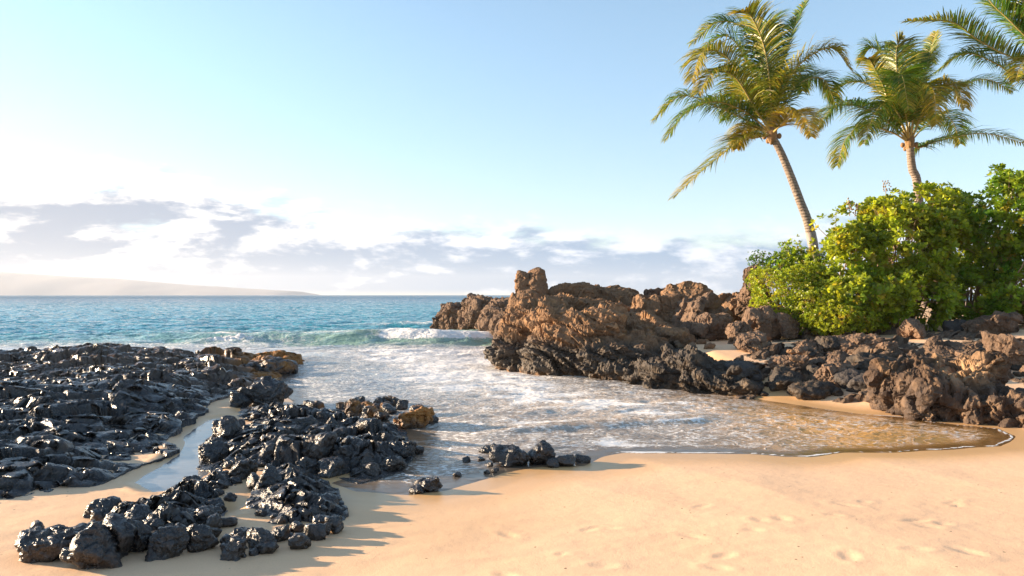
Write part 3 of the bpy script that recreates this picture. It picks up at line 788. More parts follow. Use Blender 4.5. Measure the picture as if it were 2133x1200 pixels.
scatter([(550, 980), (610, 965), (690, 1030), (725, 1085), (690, 1115), (620, 1150), (480, 1170), (460, 1145), (560, 1095), (510, 1060), (545, 1010)], 36, (22, 52), 'wet',
        'black stones on the right hand outcrop', 'black wet stone on the outcrop below the sand gully', 12)
scatter([(425, 970), (430, 930), (480, 890), (540, 860), (640, 880), (760, 885), (845, 905), (850, 950), (830, 985), (720, 1000), (640, 985), (560, 980), (500, 980)], 46, (22, 54), 'wet',
        'black stones on the middle outcrop', 'black wet stone on the outcrop beside the tide pool', 13)
scatter([(985, 930), (1040, 925), (1060, 985), (960, 1005), (930, 1010)], 10, (12, 26), 'wet', 'pebbles in the shallow film', 'small dark stone poking out of the shallow film of water', 14)
scatter([(690, 850), (860, 836), (915, 885), (860, 895), (700, 880), (640, 868)], 16, (22, 48), 'gold', 'weedy stones in the surf', 'small weedy brown stone in the surf patch', 15)

# ---- the headland: cut stones fused into one crag
def fuse(name, blobs, voxel, style, label, seed, zc=0.0, amp=1.0, cat='rock outcrop', strata=0.0, fine=1.0):
    bm_V, bm_F, off = [], [], 0
    for j, (px, pt, pb, wd, d, hy, *rest) in enumerate(blobs):
        lean = rest[0] if rest else (0, 0)
        U, Fc = ico(4)
        zt = CZ - (pt - HY) / F * d; zb = min(CZ - (pb - HY) / F * d, 0.1 if len(rest) < 2 else rest[1]) - 0.3
        hx = wd / 2 / F * d; hz = (zt - zb) / 2
        R = chunk_radius(U, seed + j, 9, 9, 0.75)
        P = U * R[:, None] * np.array([hx * 1.12, hy, hz * 1.06])
        P[:, 0] += lean[0] * P[:, 2]; P[:, 1] += lean[1] * P[:, 2]
        P += np.array([(px - CX) / F * d, d, (zt + zb) / 2])
        bm_V.append(P); bm_F.append(Fc + off); off += len(P)
    me = bpy.data.meshes.new('tmp'); me.from_pydata(np.vstack(bm_V).tolist(), [], np.vstack(bm_F).tolist())
    o = bpy.data.objects.new('tmp', me); COL.objects.link(o)
    md = o.modifiers.new('r', 'REMESH'); md.mode = 'VOXEL'; md.voxel_size = voxel; md.adaptivity = 0
    dg = bpy.context.evaluated_depsgraph_get(); ev = o.evaluated_get(dg); m2 = ev.to_mesh()
    nv = len(m2.vertices); V = np.empty(nv * 3, np.float32); m2.vertices.foreach_get('co', V); V = V.reshape(-1, 3).astype(float)
    npoly = len(m2.polygons); L = np.empty(len(m2.loops), np.int32); m2.loops.foreach_get('vertex_index', L)
    Fq = L.reshape(npoly, 4)
    ev.to_mesh_clear(); bpy.data.objects.remove(o); bpy.data.meshes.remove(me)
    N = vnormals(V, Fq)
    # smooth the normals a little so crags push outwards coherently
    wv = 0.35 * np.stack([perlin(V * .8, seed + 1), perlin(V * .8 + 7, seed + 2), perlin(V * .8 + 13, seed + 3)], 1)
    Q = V + wv
    if strata:   # slabs dipping down to the right
        Q = np.stack([Q[:, 0] * 0.55 + Q[:, 2] * .5, Q[:, 1] * .7, (Q[:, 2] + 0.35 * Q[:, 0]) * (1 + strata)], 1)
    h0, _ = facet(Q / 1.7, seed + 5, .9, .7); h1, e1 = facet(Q / 0.7, seed + 6, 1.1, .9); h2, e2 = facet(Q / 0.26, seed + 7, 1.1, 1.0); h3, e3 = facet((V + .3 * wv) / 0.11, seed + 8, 1, 1)
    n = fbm(V * 2.2, 4, seed + 9)
    d = 0.26 * h0 + 0.17 * h1 + 0.085 * (fine * .5 + .5) * h2 + 0.030 * fine * h3 - 0.06 * sstep(.08, 0, e1) - .03 * sstep(.1, 0, e2) + 0.16 * n
    V2 = V + N * (amp * d)[:, None]
    keep = V2[:, 2] > -0.5
    Fq = Fq[keep[Fq].all(1)]; used = np.unique(Fq); rm = np.full(nv, -1); rm[used] = np.arange(len(used)); V2 = V2[used]; Fq = rm[Fq]
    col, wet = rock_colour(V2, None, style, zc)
    return link(name, make_mesh('crag', V2, Fq, ROCK, {'tint': col, 'wet': wet}, False), label=label, cat=cat)

fuse('rock_headland', [
    (1085, 652, 765, 110, 21.6, 1.5), (1130, 640, 780, 170, 21.5, 1.7), (1200, 652, 795, 210, 20.2, 1.6), (1285, 690, 795, 190, 19.4, 1.3), (1345, 715, 792, 110, 19.3, 1.0),
    (1170, 624, 700, 250, 24.5, 2.2), (1265, 640, 740, 210, 22.8, 2.2), (1340, 668, 760, 150, 21.3, 1.6), (1400, 700, 760, 110, 20.6, 1.2), (1240, 625, 700, 230, 25.5, 1.6)],
    0.036, 'tide', 'broad sloping headland of layered lava, rusty above and black at the surf', 500, zc=0.78, amp=0.85, fine=1.4, strata=0.5)
fuse('rock_pinnacle', [(1098, 571, 690, 56, 26.8, 0.8), (1113, 575, 690, 54, 26.8, 0.8), (1097, 608, 690, 84, 26.5, 1.0), (1134, 594, 690, 46, 26.8, .8), (1150, 612, 680, 56, 27.0, .8)], 0.036, 'dry',
     'blocky rusty pinnacle standing on top of the headland', 520, amp=0.42)
fuse('rock_hump', [(1215, 578, 680, 120, 27.5, 1.3), (1165, 600, 680, 90, 27.3, 1.1), (1275, 596, 680, 110, 27.4, 1.2), (1310, 615, 680, 70, 27.0, 1.0)], 0.04, 'dry',
     'rounded rusty brown hump of rock right of the pinnacle, against the sky', 540, amp=0.6)
fuse('rock_spur', [(1040, 618, 700, 80, 33.5, 1.8), (1000, 615, 700, 90, 37, 2.0), (958, 638, 698, 80, 39.0, 1.8), (925, 660, 698, 55, 40.0, 1.4), (1060, 640, 720, 70, 29.5, 1.8)], 0.055, 'dusk',
     'dark wedge of rock reaching out into the breaking wave', 560, amp=0.9)

far = [ # boulder heap between headland and bushes: px, base py, w, h, depth, style, label
 (1440, 668, 120, 84, 24.0, 'dry', 'largest rusty boulder at the crest of the heap between headland and bushes'),
 (1378, 650, 90, 56, 25.5, 'dusk', 'dark boulder on the skyline left of the crest boulder'),
 (1345, 672, 66, 56, 24.0, 'dry', 'reddish slanted boulder beside the gap of sea'),
 (1395, 682, 90, 74, 22.5, 'dry', 'ridged boulder below the dark skyline one'),
 (1452, 690, 110, 74, 22.0, 'dusk', 'big smooth brown boulder in the middle of the heap'),
 (1530, 668, 110, 66, 23.5, 'dry', 'wide rusty boulder on the skyline right of the crest'),
 (1500, 690, 70, 50, 21.8, 'dusk', 'brown boulder under the wide skyline one'),
 (1482, 705, 72, 52, 20.6, 'dusk', 'rounded brown boulder sitting on sand in the heap'),
 (1590, 705, 105, 76, 19.6, 'dusk', 'pointed brown boulder in front of the low bushes'),
 (1545, 712, 62, 44, 19.2, 'dusk', 'lumpy boulder leaning against the pointed one'),
 (1640, 695, 56, 40, 19.5, 'dusk', 'dark boulder tucked under the low bushes'),
 (1330, 700, 80, 44, 21.8, 'dry', 'low brown boulder on the right shoulder of the headland'),
 (1415, 715, 56, 30, 20.4, 'dry', 'small rusty boulder at the back of the pale sand patch'),
 (1370, 712, 60, 30, 20.8, 'dry', 'small round rock on the headland shoulder beside the sand patch'),
 (1563, 610, 36, 60, 23.0, 'dusk', 'square dark column of rock left of the bushes'),
 (1899, 706, 54, 42, 18.3, 'dusk', 'squat rounded boulder at the foot of the bushes'),
 (2060, 706, 118, 52, 18.2, 'dusk', 'long lumpy boulder under the tall dark bush'),
 (1992, 698, 46, 30, 19.0, 'grey', 'smooth grey stone in the shade left of the long lumpy boulder'),
 (1575, 645, 70, 60, 22.5, 'dusk', 'brown boulder at the left foot of the green bank'),
]
for i, (px, py, wd, ht, d, st, lab) in enumerate(far):
    place(px, py, wd, ht, st, 3000 + 11 * i, lab, d=d, k=12, rough=1.15, depth=0.9)

band = [ # dark rocks at the right hand shore
 (1545, 800, 90, 52, 'grey', 'smooth dark grey rounded boulder above the orange shallows'),
 (1480, 765, 80, 50, 'grey', 'grey boulder behind the smooth rounded one'),
 (1560, 826, 62, 44, 'crust', 'black stone at the end of the surf line'),
 (1640, 815, 90, 55, 'crust', 'rough black ledge above the orange shallows'),
 (1690, 832, 100, 38, 'crust', 'flat black ledge nearest the orange shallows'),
 (1652, 782, 70, 42, 'dusk', 'rough dark knob above the black ledge'),
 (1735, 812, 74, 68, 'dusk', 'rounded brown boulder in the middle of the dark band'),
 (1770, 815, 76, 60, 'grey', 'grey flank boulder right of the rounded brown one'),
 (1815, 822, 90, 54, 'grey', 'smooth black boulder in shade beside the big crusted block'),
 (1705, 795, 40, 34, 'crust', 'small black stone left of the rounded brown boulder'),
 (1830, 775, 120, 40, 'crust', 'long dark slab behind the smooth black boulder'),
 (1750, 758, 70, 30, 'dusk', 'flat brown slab at the back of the dark band'),
 (1775, 735, 100, 42, 'dusk', 'broad pitted rock in the middle of the rubble'),
 (1850, 742, 50, 38, 'dusk', 'knobby brown rock in the rubble right of the pitted one'),
 (1945, 740, 56, 42, 'dusk', 'pale pointed rock in the rubble below the bushes'),
 (2000, 745, 70, 36, 'dusk', 'dark low rock right of the pale pointed one'),
 (1560, 735, 60, 36, 'dusk', 'small craggy rock at the left end of the rubble'),
 (1625, 745, 60, 32, 'dusk', 'craggy rock in the left part of the rubble'),
 (1690, 735, 60, 30, 'dusk', 'low craggy rock left of the broad pitted one'),
 (2110, 772, 86, 72, 'dusk', 'tall craggy boulder cut off by the right edge'),
 (2040, 770, 90, 44, 'dusk', 'low craggy boulder left of the one at the right edge'),
 (2048, 822, 26, 20, 'grey', 'small round stone on the sand behind the big crusted block'),
 (2130, 835, 30, 30, 'grey', 'dark stone on the sand at the right edge'),
 (1872, 842, 44, 36, 'crust', 'dark stone under the left side of the big crusted block'),
]
RUB = [W(*p, .5) for p in [(1440, 775), (1540, 752), (1600, 735), (1700, 728), (1900, 735), (2050, 748), (2250, 760), (2250, 800), (2060, 785), (1900, 790), (1820, 795), (1700, 780), (1600, 790), (1460, 795)]]
shelf('lava_ledge', RUB, 11.5, 22, 0.19, 0.72, lambda x, y, s: ground_z(x, y) + -0.05 + 0.11 * sstep(0, .9, s) * (0.6 + .8 * fbm(np.stack([x, y, 0 * x], 1) * .9, 2, 5)), 'dusk2',
      'low craggy ledge of brown lava under the rubble on the right hand beach', 1.6, 1.15, 460, 0.9, .5)
for i, (px, py, wd, ht, st, lab) in enumerate(band):
    place(px, py, wd, ht * .82, st, 4000 + 11 * i, lab, k=12 if st != 'grey' else 8, rough=1.2 if st != 'grey' else 0.35, zc=0.55, depth=0.9)
fuse('rock_ledge', [(1385, 742, 808, 120, 17.3, .9), (1435, 722, 812, 120, 17.2, .9), (1490, 745, 815, 110, 17.0, .8), (1465, 775, 828, 110, 16.3, .6), (1535, 768, 828, 110, 16.6, .7), (1345, 760, 798, 80, 18.0, .7), (1590, 790, 832, 80, 16.2, .5)],
     0.032, 'crust', 'black mussel crusted crag at the surf edge right of the headland', 575, amp=0.62, fine=2.2, strata=.3)
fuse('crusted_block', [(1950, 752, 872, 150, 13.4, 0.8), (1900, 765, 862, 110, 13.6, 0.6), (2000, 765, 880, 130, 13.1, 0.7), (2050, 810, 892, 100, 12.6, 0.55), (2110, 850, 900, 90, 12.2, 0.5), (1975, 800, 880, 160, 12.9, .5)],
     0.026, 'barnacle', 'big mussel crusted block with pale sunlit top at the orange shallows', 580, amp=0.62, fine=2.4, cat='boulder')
scatter([(1545, 726), (1700, 728), (1850, 732), (2133, 736), (2160, 790), (2060, 800), (1900, 765), (1760, 770), (1620, 775), (1540, 750)], 56, (18, 56), ['dusk', 'dusk', 'crust', 'dry'],
        'rubble stones on the right hand beach', 'craggy brown rubble stone in the strip between bushes and dark shore rocks', 16, aspect=(0.38, 0.62))
scatter([(1330, 690), (1560, 695), (1560, 730), (1480, 735), (1350, 735)], 12, (20, 44), 'dry', 'stones behind the sand patch', 'small rusty stone around the pale sand patch', 17)
scatter([(1420, 790), (1560, 790), (1850, 800), (1850, 835), (1700, 840), (1600, 828), (1440, 825)], 16, (18, 44), 'crust', 'stones at the foot of the dark band', 'small black stone at the foot of the dark shore rocks', 18)
scatter([(1960, 800), (2060, 835), (2133, 860), (2133, 800), (2040, 790)], 6, (12, 26), 'grey', 'stones on the sand by the block', 'little dark stone on the sand behind the crusted block', 19)
# ---------------------------------------------------------------- plants
def tube(pts, rad, nseg=8, cap=True):
    pts = np.asarray(pts, float); n = len(pts)
    rad = np.broadcast_to(np.asarray(rad, float), (n,))
    T = np.gradient(pts, axis=0); T /= np.linalg.norm(T, axis=1, keepdims=True) + 1e-9
    ref = np.array([0.0, 1.0, 0.2]) if abs(T[0, 1]) < .8 else np.array([1.0, 0, 0])
    A = np.cross(T, ref); A /= np.linalg.norm(A, axis=1, keepdims=True) + 1e-9; B = np.cross(T, A)
    a = np.linspace(0, 2 * math.pi, nseg, endpoint=False)
    V = pts[:, None] + rad[:, None, None] * (A[:, None] * np.cos(a)[None, :, None] + B[:, None] * np.sin(a)[None, :, None])
    V = V.reshape(-1, 3); i = np.arange(n - 1)[:, None] * nseg; j = np.arange(nseg)[None]; j2 = (j + 1) % nseg
    Fc = np.stack([i + j, i + j2, i + nseg + j2, i + nseg + j], 2).reshape(-1, 4)
    return V, Fc
class Acc:
    def __init__(s): s.V = []; s.F = []; s.C = []; s.n = 0
    def add(s, V, Fc, c=(1, 1, 1)):
        s.V.append(V); s.F.append(np.asarray(Fc) + s.n); s.n += len(V)
        s.C.append(np.broadcast_to(np.asarray(c, float), (len(V), 3)))
    def mesh(s, name, mat, smooth=False):
        return make_mesh(name, np.vstack(s.V), np.vstack(s.F), mat, {'tint': np.vstack(s.C)}, smooth)
def bez(p, t):
    """Catmull-Rom through the control points"""
    p = np.asarray(p, float); p = np.vstack([2 * p[0] - p[1], p, 2 * p[-1] - p[-2]])
    n = len(p) - 3; u = np.clip(np.asarray(t) * n, 0, n - 1e-6); i = u.astype(int); f = (u - i)[:, None]
    a, b, c, d = p[i], p[i + 1], p[i + 2], p[i + 3]
    return 0.5 * (2 * b + (c - a) * f + (2 * a - 5 * b + 4 * c - d) * f ** 2 + (3 * b - a - 3 * c + d) * f ** 3)
UP = np.array([0, 0, 1.0])
def frond(ctrl, r, hang=0.6, length=0.62, warm=0.0, nl=84, thin=1.0, vee=0.4):
    """ctrl: world points of the midrib. returns leaflet mesh arrays and the midrib tube"""
    t = np.linspace(0, 1, 26); R = bez(ctrl, t)
    mid = tube(R, np.interp(t, [0, .15, 1], [0.042, 0.026, 0.005]), 6)
    acc = Acc()
    tl = np.linspace(0.14, 0.995, nl)
    C = bez(ctrl, tl); T = bez(ctrl, np.minimum(tl + .01, 1)) - bez(ctrl, np.maximum(tl - .01, 0)); T /= np.linalg.norm(T, axis=1, keepdims=True)
    Sd = np.cross(T, UP); nn = np.linalg.norm(Sd, axis=1, keepdims=True); 
    chord = np.array(ctrl[-1]) - np.array(ctrl[0]); alt = np.cross(chord / np.linalg.norm(chord), UP); alt /= np.linalg.norm(alt) + 1e-9
    Sd = Sd * (nn > 0.35) + alt[None] * (nn <= 0.35) * 1.0; Sd /= np.linalg.norm(Sd, axis=1, keepdims=True)
    Nn = np.cross(Sd, T)
    ln = length * np.interp(tl, [0.1, .25, .55, .8, 1.0], [0.55, .95, 1.0, .7, 0.22])
    V, Fc, Cc = [], [], []
    k = 0
    tw = r.normal(0, .15)
    for side in (-1, 1):
        for i in range(nl):
            if r.random() < 0.05: continue
            l = ln[i] * r.uniform(.74, 1.16)
            d0 = side * Sd[i] * 0.95 + T[i] * (0.45 + 0.5 * tl[i]) + Nn[i] * (vee + r.normal(0, .10)) + r.normal(0, .06, 3)
            d0 /= np.linalg.norm(d0)
            d1 = d0 - UP * hang * r.uniform(.7, 1.2); d1 /= np.linalg.norm(d1)
            d2 = d1 - UP * hang * 1.1 * r.uniform(.7, 1.2); d2 /= np.linalg.norm(d2)
            p0 = C[i]; p1 = p0 + d0 * l * .33; p2 = p1 + d1 * l * .34; p3 = p2 + d2 * l * .33
            wv = np.cross(d0, Nn[i] + r.normal(0, .25, 3)); wv /= np.linalg.norm(wv) + 1e-9
            w = 0.016 * thin * r.uniform(.8, 1.2)
            V += [p0 - wv * w * .5, p0 + wv * w * .5, p1 - wv * w, p1 + wv * w, p2 - wv * w * .75, p2 + wv * w * .75, p3 - wv * w * .1, p3 + wv * w * .1]
            Fc += [[k, k + 1, k + 3, k + 2], [k + 2, k + 3, k + 5, k + 4], [k + 4, k + 5, k + 7, k + 6]]; k += 8
            g = r.random()
            wm = min(1, max(0, warm * .95 + r.normal(0, .16) + .15 * (tl[i] > .8)))
            c = np.array([0.060, 0.145, 0.016]) * (.7 + .6 * g) * (1 - wm) + np.array([0.50, 0.34, 0.045]) * (.8 + .4 * g) * wm  # warm: yellowing plus sunlit gold painted into the leaflets, back fronds darker green
            Cc += [c] * 8
    acc.add(np.array(V), np.array(Fc), np.array(Cc))
    return acc, mid
def palm(trunk_px, tr_d, base, fronds, label, seed, tw=(0.17, 0.125), band=None, coco=True):
    r = np.random.default_rng(seed)
    root = bpy.data.objects.new('coconut_palm', None); COL.objects.link(root)
    root.location = base; root['label'] = label; root['category'] = 'palm tree'; root['group'] = 'coconut palms behind the bushes'
    base = np.array(base)
    P = np.array([D(px, py, d) for px, py, d in trunk_px])
    P[0] = base - UP * .2
    t = np.linspace(0, 1, 170); C = bez(P, t)
    rad = np.interp(t, [0, .06, 1], [tw[0] * 1.5, tw[0], tw[1]])
    rad = rad * (1 + 0.012 * np.sin(C[:, 2] * 2 * math.pi / 0.111) + 0.03 * perlin(C * 5, seed))
    rad = rad * (1 + 0.03 * (((C[:, 2] * 11.0) % 1.0) < .35))
    V, Fc = tube(C, rad, 18)
    link('trunk', make_mesh('trunk', V - base, Fc, TRUNK, None, True), root)
    if band is not None:
        tb = np.linspace(band[0], band[1], 8); V, Fc = tube(bez(P, tb), np.interp(tb, t, rad) + .012, 18)
        link('trunk_band', make_mesh('trunk_band', V - base, Fc, BAND, None, True), root, label='pale smooth metal band round the trunk')
    crown = C[-1]
    # fibre boss, leaf bases
    U, Fi = ico(4); Rr = 1 + .25 * fbm(U * 3 + seed, 3, seed)
    V = U * Rr[:, None] * np.array([.155, .155, .36]) + crown + np.array([0, 0, .08])
    link('crown_boss', make_mesh('boss', V - base, Fi, FIBRE, None, True), root)
    for i, f in enumerate(fronds):
        pts = f[0]; opt = f[1] if len(f) > 1 else {}
        cd = trunk_px[-1][2]
        dep = opt.get('dep', 0.0)
        ctrl = [crown + np.array([0, 0, .05])]
        n = len(pts)
        for j, (px, py) in enumerate(pts):
            ctrl.append(D(px, py, cd + dep * (j + 1) / n))
        ctrl[0] = ctrl[0] + 0.12 * (ctrl[1] - ctrl[0]) / (np.linalg.norm(ctrl[1] - ctrl[0]) + 1e-9)
        acc, mid = frond(ctrl, r, hang=.68 * opt.get('hang', .35), length=opt.get('len', .72) * 1.5, warm=opt.get('warm', .12), vee=opt.get('vee', .35), nl=opt.get('nl', 175))
        acc.V = [v - base for v in acc.V]
        fo = link('frond', acc.mesh('frond', PALML), root, label=opt.get('label'))
        link('midrib', make_mesh('midrib', mid[0] - base, mid[1], STALK, None, True), fo)
    if coco:
        for a in range(4):
            th = a * .9; U, Fi = ico(3)
            V = U * np.array([.07, .07, .09]) + crown + np.array([.22 * math.cos(th), .22 * math.sin(th), -.02 - .05 * (a % 3)])
            link('coconut', make_mesh('coconut', V - base, Fi, FIBRE, None, True), root)
    return root
YL = {'warm': .65}
palm([(1722, 690, 24), (1690, 492, 24.0), (1665, 415, 24.0), (1632, 330, 24.0), (1608, 282, 24.0)], 24, tuple(D(1722, 672, 24)), [
    ([(1555, 235), (1490, 212), (1430, 235), (1385, 292)], {'dep': -.8, 'hang': .75, 'warm': .10}),
    ([(1575, 262), (1500, 225), (1420, 200), (1362, 250)], {'dep': .9, 'hang': .8, 'warm': .05}),
    ([(1570, 288), (1545, 292), (1475, 345), (1402, 412)], {'dep': -1.2, 'hang': .5, 'warm': .35, 'label': 'yellowish frond drooping lowest to the left'}),
    ([(1560, 200), (1515, 120), (1465, 108), (1440, 170)], {'dep': -1.6, 'hang': .7, 'warm': .38}),
    ([(1585, 200), (1560, 140), (1510, 75), (1420, 140)], {'dep': .8, 'hang': .6, 'warm': .02}),
    ([(1590, 160), (1560, 70), (1500, 45), (1440, 90)], {'dep': 1.4, 'hang': .7, 'warm': .05}),
    ([(1605, 190), (1592, 100), (1565, 35), (1545, 25)], {'dep': -.8, 'hang': .45, 'warm': .35}),
    ([(1600, 180), (1585, 100), (1600, 50), (1625, 60)], {'dep': 1.0, 'hang': .5, 'warm': .08}),
    ([(1618, 180), (1635, 110), (1660, 45), (1684, -4)], {'dep': .3, 'hang': .3, 'len': .5, 'warm': .08}),
    ([(1628, 200), (1665, 135), (1730, 100), (1772, 145)], {'dep': -1.0, 'hang': .65, 'warm': .40}),
    ([(1630, 220), (1670, 170), (1715, 165), (1740, 215)], {'dep': 1.2, 'hang': .75, 'warm': .05}),
    ([(1625, 262), (1650, 236), (1675, 240), (1690, 285)], {'dep': -2.4, 'hang': .6, 'warm': .65, 'len': .6, 'label': 'bright yellow frond hanging right of the trunk top'}),
    ([(1575, 230), (1530, 160), (1485, 150), (1455, 195)], {'dep': -2.0, 'hang': .7, 'warm': .35}),
    ([(1590, 240), (1560, 190), (1530, 190), (1510, 250)], {'dep': 2.0, 'hang': .8, 'warm': .0}),
    ([(1580, 270), (1558, 262), (1545, 280), (1535, 310)], {'dep': 1.8, 'hang': .9, 'warm': .5, 'len': .5}),
    ([(1612, 200), (1640, 160), (1665, 150), (1672, 190)], {'dep': 2.2, 'hang': .8, 'warm': .1}),
    ], 'tallest coconut palm, leaning left, with a pale band low on its trunk', 41, tw=(.145, .10), band=(.215, .265))
palm([(1925, 690, 27), (1913, 405, 27.0), (1900, 350, 27.0), (1895, 300, 27.0)], 27, tuple(D(1925, 660, 27)), [
    ([(1850, 255), (1790, 222), (1735, 225), (1700, 270)], {'dep': -1.6, 'hang': .95, 'warm': .05, 'len': .8}),
    ([(1855, 275), (1800, 262), (1762, 290), (1744, 345)], {'dep': -1.0, 'hang': .7, 'warm': .12}),
    ([(1915, 308), (1960, 292), (2050, 278), (2140, 300)], {'dep': .3, 'hang': .7, 'warm': .05}),
    ([(1860, 225), (1815, 180), (1770, 172), (1722, 200)], {'dep': 1.2, 'hang': .5, 'warm': .0}),
    ([(1880, 210), (1868, 150), (1868, 100), (1880, 78)], {'dep': -.4, 'hang': .5, 'warm': .22}),
    ([(1875, 190), (1840, 120), (1815, 100), (1790, 130)], {'dep': .8, 'hang': .6, 'warm': .03}),
    ([(1910, 220), (1928, 150), (1940, 100), (1950, 66)], {'dep': .4, 'hang': .35, 'len': .42, 'warm': .25}),
    ([(1925, 240), (1975, 195), (2050, 165), (2110, 190)], {'dep': .8, 'hang': .7, 'warm': .05}),
    ([(1920, 240), (1960, 190), (1990, 180), (2010, 225)], {'dep': -1.6, 'hang': .7, 'warm': .45}),
    ([(1885, 230), (1872, 170), (1880, 160), (1893, 230)], {'dep': -2.6, 'hang': .5, 'warm': .05}),
    ([(1905, 230), (1925, 180), (1945, 190), (1950, 260)], {'dep': -2.2, 'hang': .6, 'warm': .3}),
    ([(1860, 240), (1840, 180), (1815, 130), (1808, 122)], {'dep': -1.0, 'hang': .45, 'warm': .45, 'len': .5}),
    ([(1895, 200), (1905, 130), (1920, 110), (1935, 130)], {'dep': 1.5, 'hang': .6, 'warm': .05}),
    ([(1870, 235), (1845, 215), (1820, 240), (1800, 300)], {'dep': -2.2, 'hang': .8, 'warm': .1}),
    ([(1925, 265), (1960, 240), (1985, 255), (2000, 300)], {'dep': 2.0, 'hang': .8, 'warm': .05}),
    ], 'second coconut palm, upright and dark, rising straight out of the bush top', 42, tw=(.15, .12))
palm([(2350, 720, 23), (2300, 500, 23), (2245, 280, 23), (2205, 150, 23)], 23, tuple(D(2330, 700, 23)), [
    ([(2110, 120), (2040, 85), (1980, 45), (1885, 44)], {'dep': -.6, 'hang': .35, 'warm': .12, 'len': .6}),
    ([(2140, 80), (2100, 40), (2060, 0), (2030, -60)], {'dep': .3, 'hang': .3, 'warm': .05}),
    ([(2130, 165), (2070, 130), (2010, 112), (1950, 150)], {'dep': 1.2, 'hang': .8, 'warm': .0, 'len': .6}),
    ([(2150, 60), (2130, 0), (2110, -60), (2060, -110)], {'dep': -.5, 'hang': .4, 'warm': .2}),
    ([(2170, 140), (2150, 120), (2130, 130), (2115, 170)], {'dep': -2, 'hang': .5, 'warm': .3, 'len': .5}),
    ([(2170, 80), (2180, 0), (2200, -80), (2260, -120)], {'dep': 0, 'hang': .4}),
    ([(2220, 120), (2290, 80), (2360, 90), (2420, 160)], {'dep': -.6, 'hang': .6}),
    ([(2220, 160), (2280, 170), (2330, 230), (2360, 310)], {'dep': .6, 'hang': .6}),
    ], 'coconut palm cut off by the right edge, only its left fronds in the picture', 43)

LEAF_T = np.array([[0, 0, 0], [.45, -.23, .06], [.45, 0, 0], [.45, .23, .06], [.78, -.29, .05], [.84, 0, -.02], [.78, .29, .05], [1.0, 0, -.06]])
LEAF_F = np.array([[0, 1, 2, 2], [0, 2, 3, 3], [1, 4, 5, 2], [2, 5, 6, 3], [4, 7, 5, 5], [5, 7, 6, 6]])
def leaves_mesh(tips, dirs, r, size, nper, colf, droop=.3):
    """rosettes of spoon shaped leaves at the branch tips"""
    n = len(tips); Vs, Fs, Cs = [], [], []
    d = dirs / np.linalg.norm(dirs, axis=1, keepdims=True)
    a = np.cross(d, r.normal(size=(n, 3))); a /= np.linalg.norm(a, axis=1, keepdims=True); b = np.cross(d, a)
    base = colf(tips, r)
    for k in range(nper):
        th = 2.4 * k + r.normal(0, .25, n); op = np.interp(k, [0, nper - 1], [1.45, 0.5]) + r.normal(0, .15, n)
        ax = (a * np.cos(th)[:, None] + b * np.sin(th)[:, None]) * np.sin(op)[:, None] + d * np.cos(op)[:, None]
        ax[:, 2] -= droop * r.uniform(.3, 1, n); ax /= np.linalg.norm(ax, axis=1, keepdims=True)
        sx = np.cross(ax, d + r.normal(0, .35, (n, 3))); sx /= np.linalg.norm(sx, axis=1, keepdims=True); nz = np.cross(sx, ax) * -1
        s = size * r.uniform(.65, 1.15, n) * np.interp(k, [0, nper - 1], [1.0, .7])
        V = tips[:, None] + s[:, None, None] * (LEAF_T[None, :, 0:1] * ax[:, None] + LEAF_T[None, :, 1:2] * sx[:, None] + LEAF_T[None, :, 2:3] * nz[:, None])
        off = k * n * 8 + np.arange(n)[:, None, None] * 8
        Vs.append(V.reshape(-1, 3)); Fs.append((LEAF_F[None] + off).reshape(-1, 4))
        c = base * r.uniform(.75, 1.25, (n, 1)); Cs.append(np.repeat(c, 8, 0))
    return np.vstack(Vs), np.vstack(Fs), np.vstack(Cs)
def tri_mesh(name, V, F4, mat, C):
    # mixed tris and quads
    me = bpy.data.meshes.new(name); V = np.ascontiguousarray(V, np.float32)
    tri = F4[:, 2] == F4[:, 3]; Ft = F4[tri][:, :3]; Fq = F4[~tri]
    L = np.concatenate([Ft.ravel(), Fq.ravel()]).astype(np.int32)
    st = np.concatenate([np.arange(len(Ft)) * 3, len(Ft) * 3 + np.arange(len(Fq)) * 4]).astype(np.int32)
    me.vertices.add(len(V)); me.vertices.foreach_set('co', V.ravel()); me.loops.add(len(L)); me.loops.foreach_set('vertex_index', L)
    me.polygons.add(len(st)); me.polygons.foreach_set('loop_start', st); me.polygons.foreach_set('use_smooth', np.full(len(st), True)); me.update(calc_edges=True)
    at = me.attributes.new('tint', 'FLOAT_COLOR', 'POINT'); at.data.foreach_set('color', np.hstack([C, np.ones((len(C), 1))]).astype(np.float32).ravel())
    me.materials.append(mat); return me
def green_mix(y_amt, dark=1.0, fine=False):
    def f(P, r):
        n = fbm(P * 1.3, 3, 777); g = r.random(len(P))
        c1 = np.array([0.09, 0.22, 0.020]); c2 = np.array([0.44, 0.45, 0.04]); c3 = np.array([0.42, 0.27, 0.045])
        m = np.clip(y_amt + .6 * n + .35 * (g - .5), 0, 1)[:, None]
        c = (c1 * (1 - m) + c2 * m) * dark * r.uniform(.55, 1.2, (len(P), 1))
        y = (r.random(len(P)) < .02 + .06 * y_amt)[:, None]
        return np.where(y, c * .5 + c3 * .5, c)
    return f
